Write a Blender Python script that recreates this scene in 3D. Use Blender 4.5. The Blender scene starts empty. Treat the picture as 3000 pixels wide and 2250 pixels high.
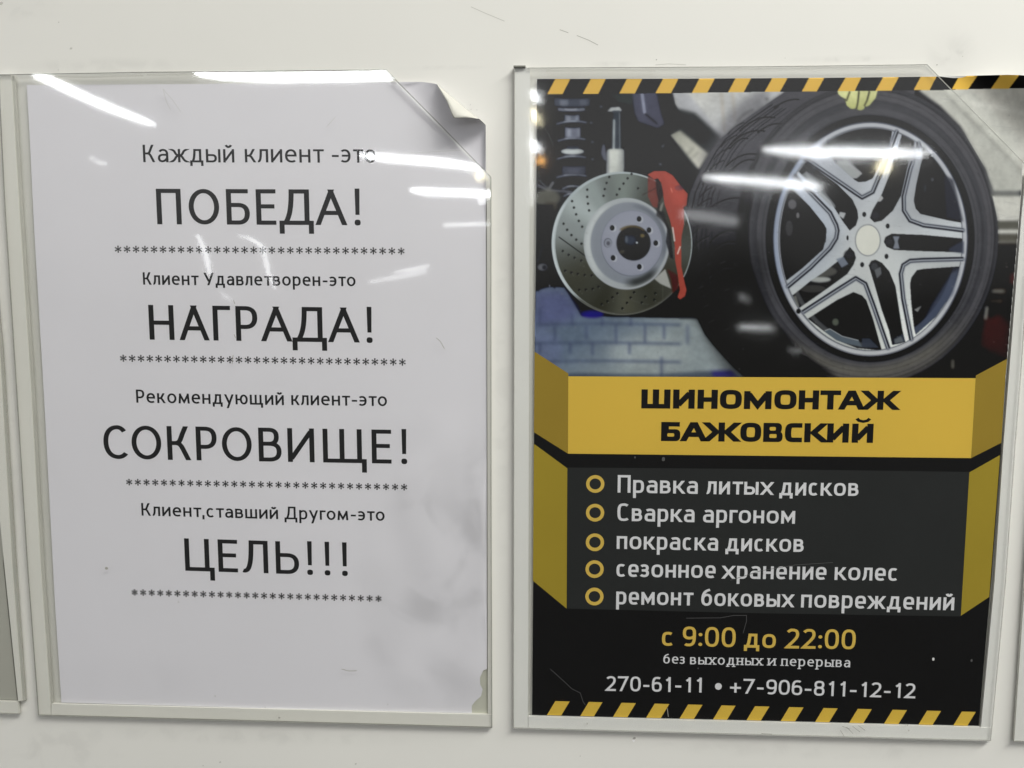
import bpy, math, random
import numpy as np
from mathutils import Vector, Matrix
from mathutils.geometry import delaunay_2d_cdt

# ------------------------------------------------------------------ camera, world, lights
sc = bpy.context.scene
COL = sc.collection
F = 2350.0
D = 0.385
PSI = math.radians(2.7); TH = math.radians(6.2)
C0 = np.array([0.0, -D, 0.0])
FW = np.array([-math.sin(PSI)*math.cos(TH), math.cos(PSI)*math.cos(TH), -math.sin(TH)])
RT = np.array([math.cos(PSI), math.sin(PSI), 0.0])
UP = np.cross(RT, FW)
cam = bpy.data.cameras.new('camera'); camo = bpy.data.objects.new('camera', cam); COL.objects.link(camo)
cam.sensor_width = 36.0; cam.lens = F/3000*36; cam.clip_start = 0.01; cam.clip_end = 100
M = Matrix(((RT[0], UP[0], -FW[0], C0[0]), (RT[1], UP[1], -FW[1], C0[1]), (RT[2], UP[2], -FW[2], C0[2]), (0, 0, 0, 1)))
camo.matrix_world = M
sc.camera = camo
sc.view_settings.view_transform = 'Standard'; sc.view_settings.look = 'None'
sc.view_settings.exposure = 0.0; sc.view_settings.gamma = 1.0
sc.cycles.transparent_max_bounces = 24
sc.cycles.max_bounces = 8
sc.cycles.use_denoising = True

w = bpy.data.worlds.new("World"); sc.world = w; w.use_nodes = True
nt = w.node_tree; nt.nodes.clear()
def N(nt, t, **k):
    n = nt.nodes.new(t)
    for a, b in k.items(): setattr(n, a, b)
    return n
out = N(nt, 'ShaderNodeOutputWorld'); bg = N(nt, 'ShaderNodeBackground')
tc = N(nt, 'ShaderNodeTexCoord'); sep = N(nt, 'ShaderNodeSeparateXYZ'); rp = N(nt, 'ShaderNodeValToRGB')
mr = N(nt, 'ShaderNodeMapRange')
nz = N(nt, 'ShaderNodeTexNoise'); nz.inputs['Scale'].default_value = 3.2; nz.inputs['Detail'].default_value = 3
mx = N(nt, 'ShaderNodeMath', operation='MULTIPLY_ADD')
nt.links.new(tc.outputs['Generated'], sep.inputs[0]); nt.links.new(tc.outputs['Generated'], nz.inputs['Vector'])
nt.links.new(nz.outputs['Fac'], mx.inputs[0]); mx.inputs[1].default_value = 0.22; nt.links.new(sep.outputs['Z'], mx.inputs[2])
mr.inputs['From Min'].default_value = -0.42; mr.inputs['From Max'].default_value = 0.75
nt.links.new(mx.outputs[0], mr.inputs['Value']); nt.links.new(mr.outputs[0], rp.inputs[0])
el = rp.color_ramp.elements
el[0].position = 0.0; el[0].color = (0.05, 0.049, 0.045, 1)
el[1].position = 1.0; el[1].color = (0.46, 0.46, 0.45, 1)
e = el.new(0.455); e.color = (0.07, 0.069, 0.065, 1)
e = el.new(0.50); e.color = (0.27, 0.27, 0.27, 1)
e = el.new(0.62); e.color = (0.60, 0.60, 0.61, 1)
nt.links.new(rp.outputs[0], bg.inputs[0]); bg.inputs[1].default_value = 1.0
nt.links.new(bg.outputs[0], out.inputs[0])

def area(name, loc, target, sx, sy, power, col=(1, 1, 1)):
    l = bpy.data.lights.new(name, 'AREA'); l.shape = 'RECTANGLE'; l.size = sx; l.size_y = sy
    l.energy = power; l.color = col
    o = bpy.data.objects.new(name, l); COL.objects.link(o)
    d = (Vector(target)-Vector(loc)).normalized()
    o.rotation_euler = d.to_track_quat('-Z', 'Y').to_euler(); o.location = loc
    return o
area('ceiling_lamp', (0.86, -0.62, 0.96), (0.15, 0, 0.0), 0.9, 0.16, 15.2, (1.0, 0.995, 0.955))
area('far_ceiling_lamp', (0.9, -1.6, 2.2), (0, 0, 0), 1.2, 0.2, 29.0, (1.0, 0.99, 0.95))

# ------------------------------------------------------------------ helpers
def ray(X, Y):
    X = np.asarray(X, float); Y = np.asarray(Y, float)
    return FW + ((X-1500)/F)[..., None]*RT + ((1125-Y)/F)[..., None]*UP
def unp(X, Y, h):
    """point on the plane that lies h metres in front of the wall"""
    d = ray(X, Y); t = (D-np.asarray(h, float))/d[..., 1]
    return C0 + d*t[..., None]
MM = 0.001
def tag(o, label=None, cat=None, group=None, kind=None):
    for k, v in (('label', label), ('category', cat), ('group', group), ('kind', kind)):
        if v: o[k] = v
    return o
def empty(name, loc=(0, 0, 0)):
    o = bpy.data.objects.new(name, None); COL.objects.link(o); o.empty_display_size = 0.01; o.location = loc
    return o
def mesh(name, V, Fc, mat, parent=None, smooth=False):
    me = bpy.data.meshes.new(name)
    V = np.asarray(V, float)
    if parent is not None:
        V = V - np.array(parent_loc(parent))
    me.from_pydata([tuple(v) for v in V], [], [tuple(int(i) for i in f) for f in Fc]); me.update()
    if smooth:
        me.polygons.foreach_set('use_smooth', [True]*len(me.polygons))
    o = bpy.data.objects.new(name, me); COL.objects.link(o)
    if mat: me.materials.append(mat)
    if parent is not None: o.parent = parent
    return o
def parent_loc(o):
    v = Vector((0, 0, 0))
    while o is not None: v += o.location; o = o.parent
    return v
def slab(name, pts, h0, h1, mat, parent=None, edge_mat=None, edge_groups=None, bevel=0):
    """polygon traced on the wall plane, with real thickness from h0 to h1"""
    P = np.array(pts, float); n = len(P)
    # outline in plane coordinates measured on plane h0, then straight extruded out of the wall
    base = unp(P[:, 0], P[:, 1], (h0+h1)/2)
    A = base.copy(); A[:, 1] = -h0; B = base.copy(); B[:, 1] = -h1
    ar = 0
    for i in range(n):
        j = (i+1) % n; ar += base[i, 0]*base[j, 2]-base[j, 0]*base[i, 2]
    idx = list(range(n)) if ar > 0 else list(range(n))[::-1]
    V = list(A[idx])+list(B[idx])
    Fc = [tuple(range(n, 2*n)), tuple(range(n-1, -1, -1))]+[(i, (i+1) % n, n+(i+1) % n, n+i) for i in range(n)]
    o = mesh(name, V, Fc, mat, parent)
    if edge_mat:
        o.data.materials.append(edge_mat)
        for p in o.data.polygons[2:]: p.material_index = 1
    return o

# ------------------------------------------------------------------ materials
def s2l(c):
    c = np.asarray(c, float)/255.0
    return np.where(c <= 0.04045, c/12.92, ((c+0.055)/1.055)**2.4)
def mat(name, col, rough=0.6, spec=0.3, noise=0.0, nscale=30, bump=0.0, bscale=200, grain=0.0):
    m = bpy.data.materials.new(name); m.use_nodes = True; nt = m.node_tree
    b = nt.nodes['Principled BSDF']
    b.inputs['Base Color'].default_value = (*col, 1); b.inputs['Roughness'].default_value = rough
    b.inputs['Specular IOR Level'].default_value = spec
    tc = N(nt, 'ShaderNodeTexCoord')
    src = None
    if noise or grain:
        n1 = N(nt, 'ShaderNodeTexNoise'); n1.inputs['Scale'].default_value = nscale; n1.inputs['Detail'].default_value = 6
        n2 = N(nt, 'ShaderNodeTexNoise'); n2.inputs['Scale'].default_value = 1600; n2.inputs['Detail'].default_value = 1
        nt.links.new(tc.outputs['Object'], n1.inputs['Vector']); nt.links.new(tc.outputs['Object'], n2.inputs['Vector'])
        a = N(nt, 'ShaderNodeMath', operation='MULTIPLY_ADD'); nt.links.new(n1.outputs['Fac'], a.inputs[0]); a.inputs[1].default_value = noise*2; a.inputs[2].default_value = 1-noise
        a2 = N(nt, 'ShaderNodeMath', operation='MULTIPLY_ADD'); nt.links.new(n2.outputs['Fac'], a2.inputs[0]); a2.inputs[1].default_value = grain*2; a2.inputs[2].default_value = 1-grain
        mm = N(nt, 'ShaderNodeMath', operation='MULTIPLY'); nt.links.new(a.outputs[0], mm.inputs[0]); nt.links.new(a2.outputs[0], mm.inputs[1])
        vm = N(nt, 'ShaderNodeVectorMath', operation='SCALE'); vm.inputs[0].default_value = col; nt.links.new(mm.outputs[0], vm.inputs['Scale'])
        nt.links.new(vm.outputs[0], b.inputs['Base Color'])
    if bump:
        n3 = N(nt, 'ShaderNodeTexNoise'); n3.inputs['Scale'].default_value = bscale; n3.inputs['Detail'].default_value = 4
        nt.links.new(tc.outputs['Object'], n3.inputs['Vector'])
        bp = N(nt, 'ShaderNodeBump'); bp.inputs['Strength'].default_value = 1.0; bp.inputs['Distance'].default_value = bump
        nt.links.new(n3.outputs['Fac'], bp.inputs['Height']); nt.links.new(bp.outputs[0], b.inputs['Normal'])
    return m
def emis(name, col, st):
    m = bpy.data.materials.new(name); m.use_nodes = True; nt = m.node_tree; nt.nodes.clear()
    o = N(nt, 'ShaderNodeOutputMaterial'); e = N(nt, 'ShaderNodeEmission')
    e.inputs[0].default_value = (*col, 1); e.inputs[1].default_value = st; nt.links.new(e.outputs[0], o.inputs[0])
    return m
def clear_sheet(name, rough=0.03, tint=(0.994, 0.995, 0.992), bump=0.00002, gain=1.0):
    m = bpy.data.materials.new(name); m.use_nodes = True; nt = m.node_tree; nt.nodes.clear()
    o = N(nt, 'ShaderNodeOutputMaterial'); mix = N(nt, 'ShaderNodeMixShader')
    tr = N(nt, 'ShaderNodeBsdfTransparent'); gl = N(nt, 'ShaderNodeBsdfGlossy')
    tr.inputs[0].default_value = (*tint, 1)
    # Schlick reflectance of a thin clear sheet, the same from both sides
    ge = N(nt, 'ShaderNodeNewGeometry'); dt = N(nt, 'ShaderNodeVectorMath', operation='DOT_PRODUCT')
    nt.links.new(ge.outputs['Normal'], dt.inputs[0]); nt.links.new(ge.outputs['Incoming'], dt.inputs[1])
    ab = N(nt, 'ShaderNodeMath', operation='ABSOLUTE'); nt.links.new(dt.outputs['Value'], ab.inputs[0])
    om = N(nt, 'ShaderNodeMath', operation='SUBTRACT'); om.inputs[0].default_value = 1; nt.links.new(ab.outputs[0], om.inputs[1])
    pw = N(nt, 'ShaderNodeMath', operation='POWER'); nt.links.new(om.outputs[0], pw.inputs[0]); pw.inputs[1].default_value = 5
    fr = N(nt, 'ShaderNodeMath', operation='MULTIPLY_ADD'); nt.links.new(pw.outputs[0], fr.inputs[0]); fr.inputs[1].default_value = 0.96*gain; fr.inputs[2].default_value = 0.04*gain
    tc = N(nt, 'ShaderNodeTexCoord')
    # fine wiping scuffs widen the highlight, long scale unevenness bends it
    n1 = N(nt, 'ShaderNodeTexNoise'); n1.inputs['Scale'].default_value = 60; n1.inputs['Detail'].default_value = 5
    nt.links.new(tc.outputs['Object'], n1.inputs['Vector'])
    r = N(nt, 'ShaderNodeMapRange'); r.inputs['To Min'].default_value = rough*0.6; r.inputs['To Max'].default_value = rough*1.7
    nt.links.new(n1.outputs['Fac'], r.inputs[0]); nt.links.new(r.outputs[0], gl.inputs['Roughness'])
    n2 = N(nt, 'ShaderNodeTexNoise'); n2.inputs['Scale'].default_value = 14; n2.inputs['Detail'].default_value = 1
    nt.links.new(tc.outputs['Object'], n2.inputs['Vector'])
    bp = N(nt, 'ShaderNodeBump'); bp.inputs['Distance'].default_value = bump; bp.inputs['Strength'].default_value = 1
    nt.links.new(n2.outputs['Fac'], bp.inputs['Height']); nt.links.new(bp.outputs[0], gl.inputs['Normal'])
    nt.links.new(fr.outputs[0], mix.inputs[0]); nt.links.new(tr.outputs[0], mix.inputs[1]); nt.links.new(gl.outputs[0], mix.inputs[2])
    nt.links.new(mix.outputs[0], o.inputs[0])
    return m

m_wall = mat('wall_paint', (0.81, 0.80, 0.748), 0.45, 0.25, noise=0.055, nscale=7, bump=0.00006, bscale=45, grain=0.012)
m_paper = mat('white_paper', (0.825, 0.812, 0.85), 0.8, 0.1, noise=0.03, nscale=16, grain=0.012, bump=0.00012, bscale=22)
def blotch_on(mat_, blobs, amount, nsc=42):
    nt = mat_.node_tree; b = nt.nodes['Principled BSDF']; src = b.inputs['Base Color'].links[0].from_socket
    tc = N(nt, 'ShaderNodeTexCoord')
    def blob(X, Y, rx, ry):
        p = unp(X, Y, 0.0015); k = D/F
        mp_ = N(nt, 'ShaderNodeMapping'); mp_.vector_type = 'POINT'
        mp_.inputs['Scale'].default_value = (1/(rx*k), 1, 1/(ry*k)); mp_.inputs['Location'].default_value = (-p[0]/(rx*k), 0.0, -p[2]/(ry*k))
        nt.links.new(tc.outputs['Object'], mp_.inputs['Vector'])
        fl = N(nt, 'ShaderNodeVectorMath', operation='MULTIPLY'); fl.inputs[1].default_value = (1, 0, 1); nt.links.new(mp_.outputs[0], fl.inputs[0])
        ln_ = N(nt, 'ShaderNodeVectorMath', operation='LENGTH'); nt.links.new(fl.outputs[0], ln_.inputs[0])
        m = N(nt, 'ShaderNodeMapRange', interpolation_type='SMOOTHSTEP'); m.inputs['From Min'].default_value = 1.0; m.inputs['From Max'].default_value = 0.15
        nt.links.new(ln_.outputs['Value'], m.inputs['Value']); return m.outputs[0]
    n = N(nt, 'ShaderNodeTexNoise'); n.inputs['Scale'].default_value = nsc; n.inputs['Detail'].default_value = 4; n.inputs['Distortion'].default_value = 0.8
    nt.links.new(tc.outputs['Object'], n.inputs['Vector'])
    tot = None
    for X, Y, rx, ry, a in blobs:
        o_ = blob(X, Y, rx, ry); ma = N(nt, 'ShaderNodeMath', operation='MULTIPLY_ADD'); nt.links.new(o_, ma.inputs[0]); ma.inputs[1].default_value = a
        if tot is None: ma.inputs[2].default_value = 0
        else: nt.links.new(tot, ma.inputs[2])
        tot = ma.outputs[0]
    st = N(nt, 'ShaderNodeMapRange', interpolation_type='SMOOTHSTEP'); st.inputs['From Min'].default_value = 0.42; st.inputs['From Max'].default_value = 0.66
    nt.links.new(n.outputs['Fac'], st.inputs['Value'])
    a1 = N(nt, 'ShaderNodeMath', operation='MULTIPLY_ADD'); nt.links.new(st.outputs[0], a1.inputs[0]); a1.inputs[1].default_value = 0.75; a1.inputs[2].default_value = 0.25
    cl = N(nt, 'ShaderNodeMath', operation='MINIMUM'); nt.links.new(tot, cl.inputs[0]); cl.inputs[1].default_value = 1.3
    m2 = N(nt, 'ShaderNodeMath', operation='MULTIPLY'); nt.links.new(cl.outputs[0], m2.inputs[0]); nt.links.new(a1.outputs[0], m2.inputs[1])
    m3 = N(nt, 'ShaderNodeMath', operation='MULTIPLY_ADD'); nt.links.new(m2.outputs[0], m3.inputs[0]); m3.inputs[1].default_value = -amount; m3.inputs[2].default_value = 1
    v = N(nt, 'ShaderNodeVectorMath', operation='SCALE'); nt.links.new(src, v.inputs[0]); nt.links.new(m3.outputs[0], v.inputs['Scale'])
    nt.links.new(v.outputs[0], b.inputs['Base Color'])
blotch_on(m_paper, ((1330, 1640, 170, 420, 1.0), (1215, 1560, 90, 330, .8), (1130, 1840, 110, 170, 1.0), (1235, 1790, 80, 120, .9), (1300, 2010, 200, 130, .7), (1100, 1700, 90, 100, .7), (1400, 1500, 60, 500, .8), (1180, 1300, 160, 120, .3), (420, 1990, 330, 110, .25)), 0.15, 34)  # grey blotches, mostly towards the lower right of the sheet
blotch_on(m_wall, ((1800, 186, 90, 12, 1.3), (1300, 196, 200, 10, .5), (2790, 150, 90, 90, .7), (2480, 170, 220, 14, .9), (2810, 165, 40, 26, 1.2), (300, 190, 360, 30, .6), (60, 10, 160, 60, .7), (1470, 1100, 40, 900, .5), (20, 1200, 40, 700, .6), (700, 2160, 700, 40, .7), (2300, 2200, 600, 40, .6), (160, 2200, 260, 120, .7), (1375, 320, 30, 26, 1.0), (2680, 2200, 160, 70, .5)), 0.13, 75)  # soft dirt smudges on the wall
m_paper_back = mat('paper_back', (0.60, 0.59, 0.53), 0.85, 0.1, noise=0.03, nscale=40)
m_ink = mat('black_toner', (0.016, 0.016, 0.017), 0.6, 0.2, noise=0.3, nscale=120)
m_strip = mat('tape_strip', (0.81, 0.80, 0.735), 0.5, 0.3, noise=0.06, nscale=22, grain=0.015)
m_strip_cool = mat('cool_tape_strip', (0.82, 0.82, 0.78), 0.5, 0.3, noise=0.05, nscale=22, grain=0.015)
m_groove = mat('grey_groove_shade', (0.54, 0.535, 0.48), 0.6, 0.2, noise=0.15, nscale=60)  # grey painted as the shade in the groove
m_edge = mat('acrylic_edge', (0.20, 0.20, 0.17), 0.35, 0.5, noise=0.35, nscale=90)
m_edge_lt = mat('pale_acrylic_edge', (0.50, 0.50, 0.46), 0.35, 0.5, noise=0.25, nscale=90)
m_clear = clear_sheet('clear_acrylic', 0.030)
m_clear2 = clear_sheet('clear_acrylic_scuffed', 0.042)
m_black = mat('poster_black', (0.0055, 0.0055, 0.006), 0.5, 0.12, noise=0.2, nscale=40)
m_dgrey = mat('poster_charcoal', (0.024, 0.026, 0.026), 0.5, 0.12, noise=0.12, nscale=30, grain=0.06)
m_yel = mat('poster_yellow', (0.76, 0.51, 0.072), 0.5, 0.15, noise=0.05, nscale=18, grain=0.02)
m_yel2 = mat('poster_yellow_small', (0.74, 0.51, 0.10), 0.5, 0.15, noise=0.06, nscale=30)
m_olive = mat('poster_ochre', (0.345, 0.235, 0.030), 0.5, 0.15, noise=0.08, nscale=22, grain=0.02)
m_olive2 = mat('poster_olive', (0.385, 0.285, 0.030), 0.5, 0.15, noise=0.08, nscale=22, grain=0.02)
m_white = mat('poster_white', (0.78, 0.78, 0.80), 0.6, 0.15, noise=0.05, nscale=60)
m_poster = mat('poster_stock', (0.78, 0.78, 0.76), 0.6, 0.2)
m_grey_sheet = mat('grey_card', (0.47, 0.465, 0.41), 0.7, 0.2, noise=0.06, nscale=20)
m_mark = mat('scuff_dark', (0.40, 0.39, 0.35), 0.7, 0.1)
m_mark2 = mat('scuff_faint', (0.58, 0.57, 0.52), 0.7, 0.1)
def see_through(m, f):
    nt = m.node_tree; o = nt.nodes['Material Output']; b = nt.nodes['Principled BSDF']
    mx_ = N(nt, 'ShaderNodeMixShader'); t_ = N(nt, 'ShaderNodeBsdfTransparent'); mx_.inputs[0].default_value = f
    nt.links.new(b.outputs[0], mx_.inputs[1]); nt.links.new(t_.outputs[0], mx_.inputs[2]); nt.links.new(mx_.outputs[0], o.inputs['Surface'])
m_side = mat('cut_acrylic_side', (0.26, 0.26, 0.22), 0.35, 0.5, noise=0.3, nscale=90); see_through(m_side, .55)
m_side_lt = mat('pale_cut_acrylic_side', (0.50, 0.50, 0.46), 0.35, 0.5, noise=0.25, nscale=90); see_through(m_side_lt, .6)
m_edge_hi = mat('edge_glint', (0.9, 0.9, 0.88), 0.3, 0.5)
m_edge_mid = mat('grey_acrylic_edge', (0.27, 0.27, 0.235), 0.4, 0.4, noise=0.4, nscale=70)
m_edge_dim = mat('faint_acrylic_edge', (0.42, 0.42, 0.38), 0.4, 0.4, noise=0.3, nscale=70)
m_stain = mat('old_adhesive', (0.58, 0.58, 0.49), 0.6, 0.3, noise=0.15, nscale=90)
m_marklt = mat('scuff_light', (0.62, 0.62, 0.60), 0.6, 0.3)
m_markmid = mat('scuff_grey', (0.085, 0.085, 0.085), 0.6, 0.3)
m_tube = emis('tube_light', (0.96, 0.98, 1.0), 25)
m_tube_warm = emis('warm_light', (1.0, 0.90, 0.62), 20)
m_tube_dim = emis('dim_tube_light', (0.96, 0.98, 1.0), 9)
m_tube_faint = emis('faint_tube_light', (0.96, 0.98, 1.0), 4.5)
m_orange = emis('orange_light', (1.0, 0.50, 0.14), 22)

# ------------------------------------------------------------------ wall
WP = []; WF = []
nx, nyy = 2, 2
wx0, wx1, wz0, wz1 = -1.2, 1.2, -1.0, 1.0
wall = mesh('wall', [(wx0, 0, wz0), (wx1, 0, wz0), (wx1, 0, wz1), (wx0, 0, wz1), (wx0, 0.03, wz0), (wx1, 0.03, wz0), (wx1, 0.03, wz1), (wx0, 0.03, wz1)],
            [(0, 1, 2, 3), (5, 4, 7, 6), (4, 5, 1, 0), (3, 2, 6, 7), (4, 0, 3, 7), (1, 5, 6, 2)], m_wall)
tag(wall, kind='structure')

# ------------------------------------------------------------------ stroke engine for lettering and marks
def parse(path):
    """tiny path language: M x y, L x y, C x1 y1 x2 y2 x y, O x0 y0 x1 y1 k (squared oval), K x y r (dot)"""
    out = []; tok = path.replace('M', ' M ').replace('L', ' L ').replace('C', ' C ').replace('O', ' O ').replace('K', ' K ').replace('B', ' B ').replace(',', ' ').split()
    i = 0; cur = None; butt = False
    def num(k): return [float(t) for t in tok[i+1:i+1+k]]
    while i < len(tok):
        t = tok[i]
        if t == 'B': butt = True; i += 1; continue
        if t == 'M':
            a = num(2); cur = [tuple(a)]; out.append(['s', cur, False, butt]); butt = False; i += 3
        elif t == 'L':
            a = num(2); cur.append(tuple(a)); i += 3
        elif t == 'C':
            a = num(6); p0 = cur[-1]; n = 9
            for k in range(1, n+1):
                u = k/n; v = 1-u
                cur.append(tuple(v**3*p0[d]+3*v*v*u*a[d]+3*v*u*u*a[2+d]+u**3*a[4+d] for d in (0, 1)))
            i += 7
        elif t == 'O':
            a = num(4); out.append(['o', a]); i += 5
        elif t == 'K':
            a = num(3); out.append(['k', a]); i += 4
    return out
def oval(x0, y0, x1, y1, k, n=9):
    cx, cy, rx, ry = (x0+x1)/2, (y0+y1)/2, (x1-x0)/2, (y1-y0)/2
    pts = []
    Q = [((1, 0), (1, k), (k, 1), (0, 1)), ((0, 1), (-k, 1), (-1, k), (-1, 0)), ((-1, 0), (-1, -k), (-k, -1), (0, -1)), ((0, -1), (k, -1), (1, -k), (1, 0))]
    for q in Q:
        for s in range(n):
            u = s/n; v = 1-u
            x, y = [v**3*q[0][d]+3*v*v*u*q[1][d]+3*v*u*u*q[2][d]+u**3*q[3][d] for d in (0, 1)]
            pts.append((cx+x*rx, cy+y*ry))
    return pts
def stroke_quads(pts, hw, closed=False, ends=('sq', 'sq'), lim=2.2):
    """mitred strip of quads around a centre line (pen of radius hw)"""
    P = [np.array(p, float) for p in pts]
    Q = [P[0]]
    for p in P[1:]:
        if np.linalg.norm(p-Q[-1]) > 1e-6: Q.append(p)
    if closed and np.linalg.norm(Q[0]-Q[-1]) < 1e-6: Q.pop()
    P = Q; n = len(P)
    if n < 2: return []
    def nrm(d): return np.array([-d[1], d[0]])
    m = n if closed else n-1
    dirs = []
    for i in range(m):
        d = P[(i+1) % n]-P[i]; dirs.append(d/np.linalg.norm(d))
    out = []
    for i in range(m):
        d = dirs[i]; nn = nrm(d)*hw; a, b = P[i], P[(i+1) % n]; oa = ob = nn
        if not closed and i == 0:
            if ends[0] == 'sq': a = a-d*hw
            elif isinstance(ends[0], float): a = a+d*((ends[0]-a[1])/d[1]); oa = np.array([-hw/abs(d[1])*np.sign(d[1]), 0.0])
        if not closed and i == m-1:
            if ends[1] == 'sq': b = b+d*hw
            elif isinstance(ends[1], float): b = b+d*((ends[1]-b[1])/d[1]); ob = np.array([-hw/abs(d[1])*np.sign(d[1]), 0.0])
        out.append([a+oa, a-oa, b-ob, b+ob])
    for i in range(n):
        if not closed and i in (0, n-1): continue
        n0, n1 = nrm(dirs[i-1]), nrm(dirs[i % m]); cr = dirs[i-1][0]*dirs[i % m][1]-dirs[i-1][1]*dirs[i % m][0]
        if abs(cr) < 1e-4: continue
        s_ = -1 if cr > 0 else 1
        bb = n0+n1; lb = np.linalg.norm(bb)
        if lb < 1e-3: continue
        bb /= lb; c = max(float(np.dot(bb, n0)), 1/lim)
        out.append([P[i], P[i]+s_*n0*hw, P[i]+s_*bb*hw/c, P[i]+s_*n1*hw])
    return out
def rrect(x0, y0, x1, y1, r, corners=(1, 1, 1, 1)):
    out_ = []
    for (cx, cy, a0), c in zip(((x1-r[0], y1-r[1], 0), (x0+r[0], y1-r[1], 90), (x0+r[0], y0+r[1], 180), (x1-r[0], y0+r[1], 270)), corners):
        if c:
            for k in range(5):
                t = math.radians(a0+k*22.5); out_.append((cx+r[0]*math.cos(t), cy+r[1]*math.sin(t)))
        else:
            out_.append((x1 if a0 in (0, 270) else x0, y1 if a0 in (0, 90) else y0))
    return out_
def union(polys, minus=()):
    """union of overlapping polygons -> one flat triangulation without overlaps"""
    V = []; Fc = []
    for q in polys:
        a = 0
        for i in range(len(q)):
            j = (i+1) % len(q); a += q[i][0]*q[j][1]-q[j][0]*q[i][1]
        if abs(a) < 1e-7: continue
        q2 = q if a > 0 else q[::-1]
        Fc.append(list(range(len(V), len(V)+len(q2)))); V += [Vector((float(p[0]), float(p[1]))) for p in q2]
    npos = len(Fc)
    for q in minus:
        Fc.append(list(range(len(V), len(V)+len(q)))); V += [Vector((float(p[0]), float(p[1]))) for p in q]
    r = delaunay_2d_cdt(V, [], Fc, 0, 1e-5)
    vs, fs, of = r[0], r[2], r[5]
    return [(v.x, v.y) for v in vs], [f for f, o in zip(fs, of) if len(o) and max(o) < npos]

G = {}   # skeletons in the unit box; value = (relative width, path, is_lowercase)
def g(ch, W, path, lc=False): G[ch] = (W, path, lc)
g('П', .69, 'M0 0L0 1L1 1L1 0'); g('О', .86, 'O0 0 1 1')
g('Б', .65, 'M.93 1L0 1L0 0L.5 0C.85 0 1 .12 1 .29C1 .46 .85 .56 .5 .56L0 .56')
g('Е', .56, 'M1 1L0 1L0 0L1 0M0 .52L.9 .52')
g('Д', .97, 'M0 -.25L0 0L1 0L1 -.25M.86 0L.86 1L.34 1C.33 .6 .30 .25 .13 0')
g('А', .85, 'M0 0L.5 1M1 0L.5 1M.2 .32L.8 .32')
g('!', .16, 'T'); g('*', .3, 'A')
g('Г', .5, 'M0 0L0 1L1 1'); g('Р', .61, 'M0 0L0 1L.42 1C.82 1 1 .9 1 .70C1 .5 .8 .39 .42 .39L0 .39')
g('Н', .7, 'M0 0L0 1M1 0L1 1M0 .49L1 .49')
g('С', .72, 'M.95 .86C.85 .95 .74 1 .6 1C.22 1 0 .8 0 .5C0 .2 .22 0 .6 0C.76 0 .9 .05 1 .13')
g('К', .68, 'M0 0L0 1M0 .5L.3 .5C.55 .5 .58 .62 .68 .78L.84 1M.3 .5C.55 .5 .62 .42 .74 .26L.94 0')
g('В', .66, 'M0 .53L.45 .53C.75 .53 .87 .62 .87 .77C.87 .92 .75 1 .45 1L0 1L0 0L.45 0C.82 0 1 .09 1 .27C1 .45 .82 .53 .45 .53')
g('И', .78, 'M0 0L0 1M1 0L1 1BM.05 .04L.95 .96')
g('Щ', 1.29, 'M0 1L0 0L1 0L1 -.28M.43 0L.43 1M.88 0L.88 1')
g('Ц', .91, 'M0 1L0 0L1 0L1 -.28M.8 0L.8 1')
g('Л', .85, 'M1 0L1 1L.38 1C.37 .5 .33 .18 .2 .05C.14 0 .07 -.01 0 .01')
g('Ь', .71, 'M0 1L0 0L.5 0C.85 0 1 .12 1 .3C1 .48 .85 .59 .5 .59L0 .59')
g('У', .75, 'M0 1L.5 .28M1 1L.45 0'); g('Т', .7, 'M0 1L1 1M.5 0L.5 1')
g('Ж', 1.2, 'M.5 0L.5 1M0 1L.44 .5M0 0L.44 .5M1 1L.56 .5M1 0L.56 .5')
g('а', .78, 'M.1 .84C.2 .95 .35 1 .5 1C.86 1 1 .85 1 .62L1 0M1 .57L.5 .57C.15 .57 0 .46 0 .28C0 .1 .15 0 .38 0C.65 0 .85 .12 1 .3', True)
g('б', .86, 'M.9 1.42C.3 1.32 0 1.1 0 .5C0 .2 .15 0 .5 0C.85 0 1 .2 1 .48C1 .8 .85 .93 .5 .93C.3 .93 .1 .82 .02 .62', True)
g('в', .78, 'M0 .53L.5 .53C.78 .53 .9 .62 .9 .77C.9 .92 .78 1 .5 1L0 1L0 0L.5 0C.85 0 1 .09 1 .27C1 .45 .85 .53 .5 .53', True)
g('г', .6, 'M0 0L0 1L1 1', True)
g('д', .98, 'M0 -.27L0 0L1 0L1 -.27M.83 0L.83 1L.32 1C.31 .6 .28 .25 .14 0', True)
g('е', .84, 'M0 .53L1 .53C1 .85 .8 1 .52 1C.2 1 0 .8 0 .5C0 .2 .2 0 .58 0C.75 0 .86 .03 .95 .09', True)
g('ж', 1.2, 'M.5 0L.5 1M.02 1C.28 .9 .16 .52 .5 .52M.98 1C.72 .9 .84 .52 .5 .52M0 0C.25 .1 .2 .5 .5 .5M1 0C.75 .1 .8 .5 .5 .5', True)
g('з', .74, 'M.05 .92C.2 .98 .35 1 .5 1C.85 1 .95 .9 .95 .76C.95 .6 .8 .53 .5 .53L.35 .53M.5 .53C.85 .53 1 .42 1 .27C1 .08 .8 0 .5 0C.3 0 .12 .04 0 .1', True)
g('и', .82, 'M0 0L0 1M1 0L1 1BM.08 .08L.92 .92', True)
g('й', .82, 'M0 0L0 1M1 0L1 1BM.08 .08L.92 .92BM.22 1.45C.3 1.22 .7 1.22 .78 1.45', True)
g('к', .78, 'M0 0L0 1M0 .5L.25 .5C.5 .5 .6 .62 .68 .76L.86 1M.25 .5C.5 .5 .62 .42 .74 .26L.96 0', True)
g('л', .84, 'M1 0L1 1L.34 1C.33 .5 .3 .2 .18 .06C.12 0 .06 0 0 .01', True)
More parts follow.
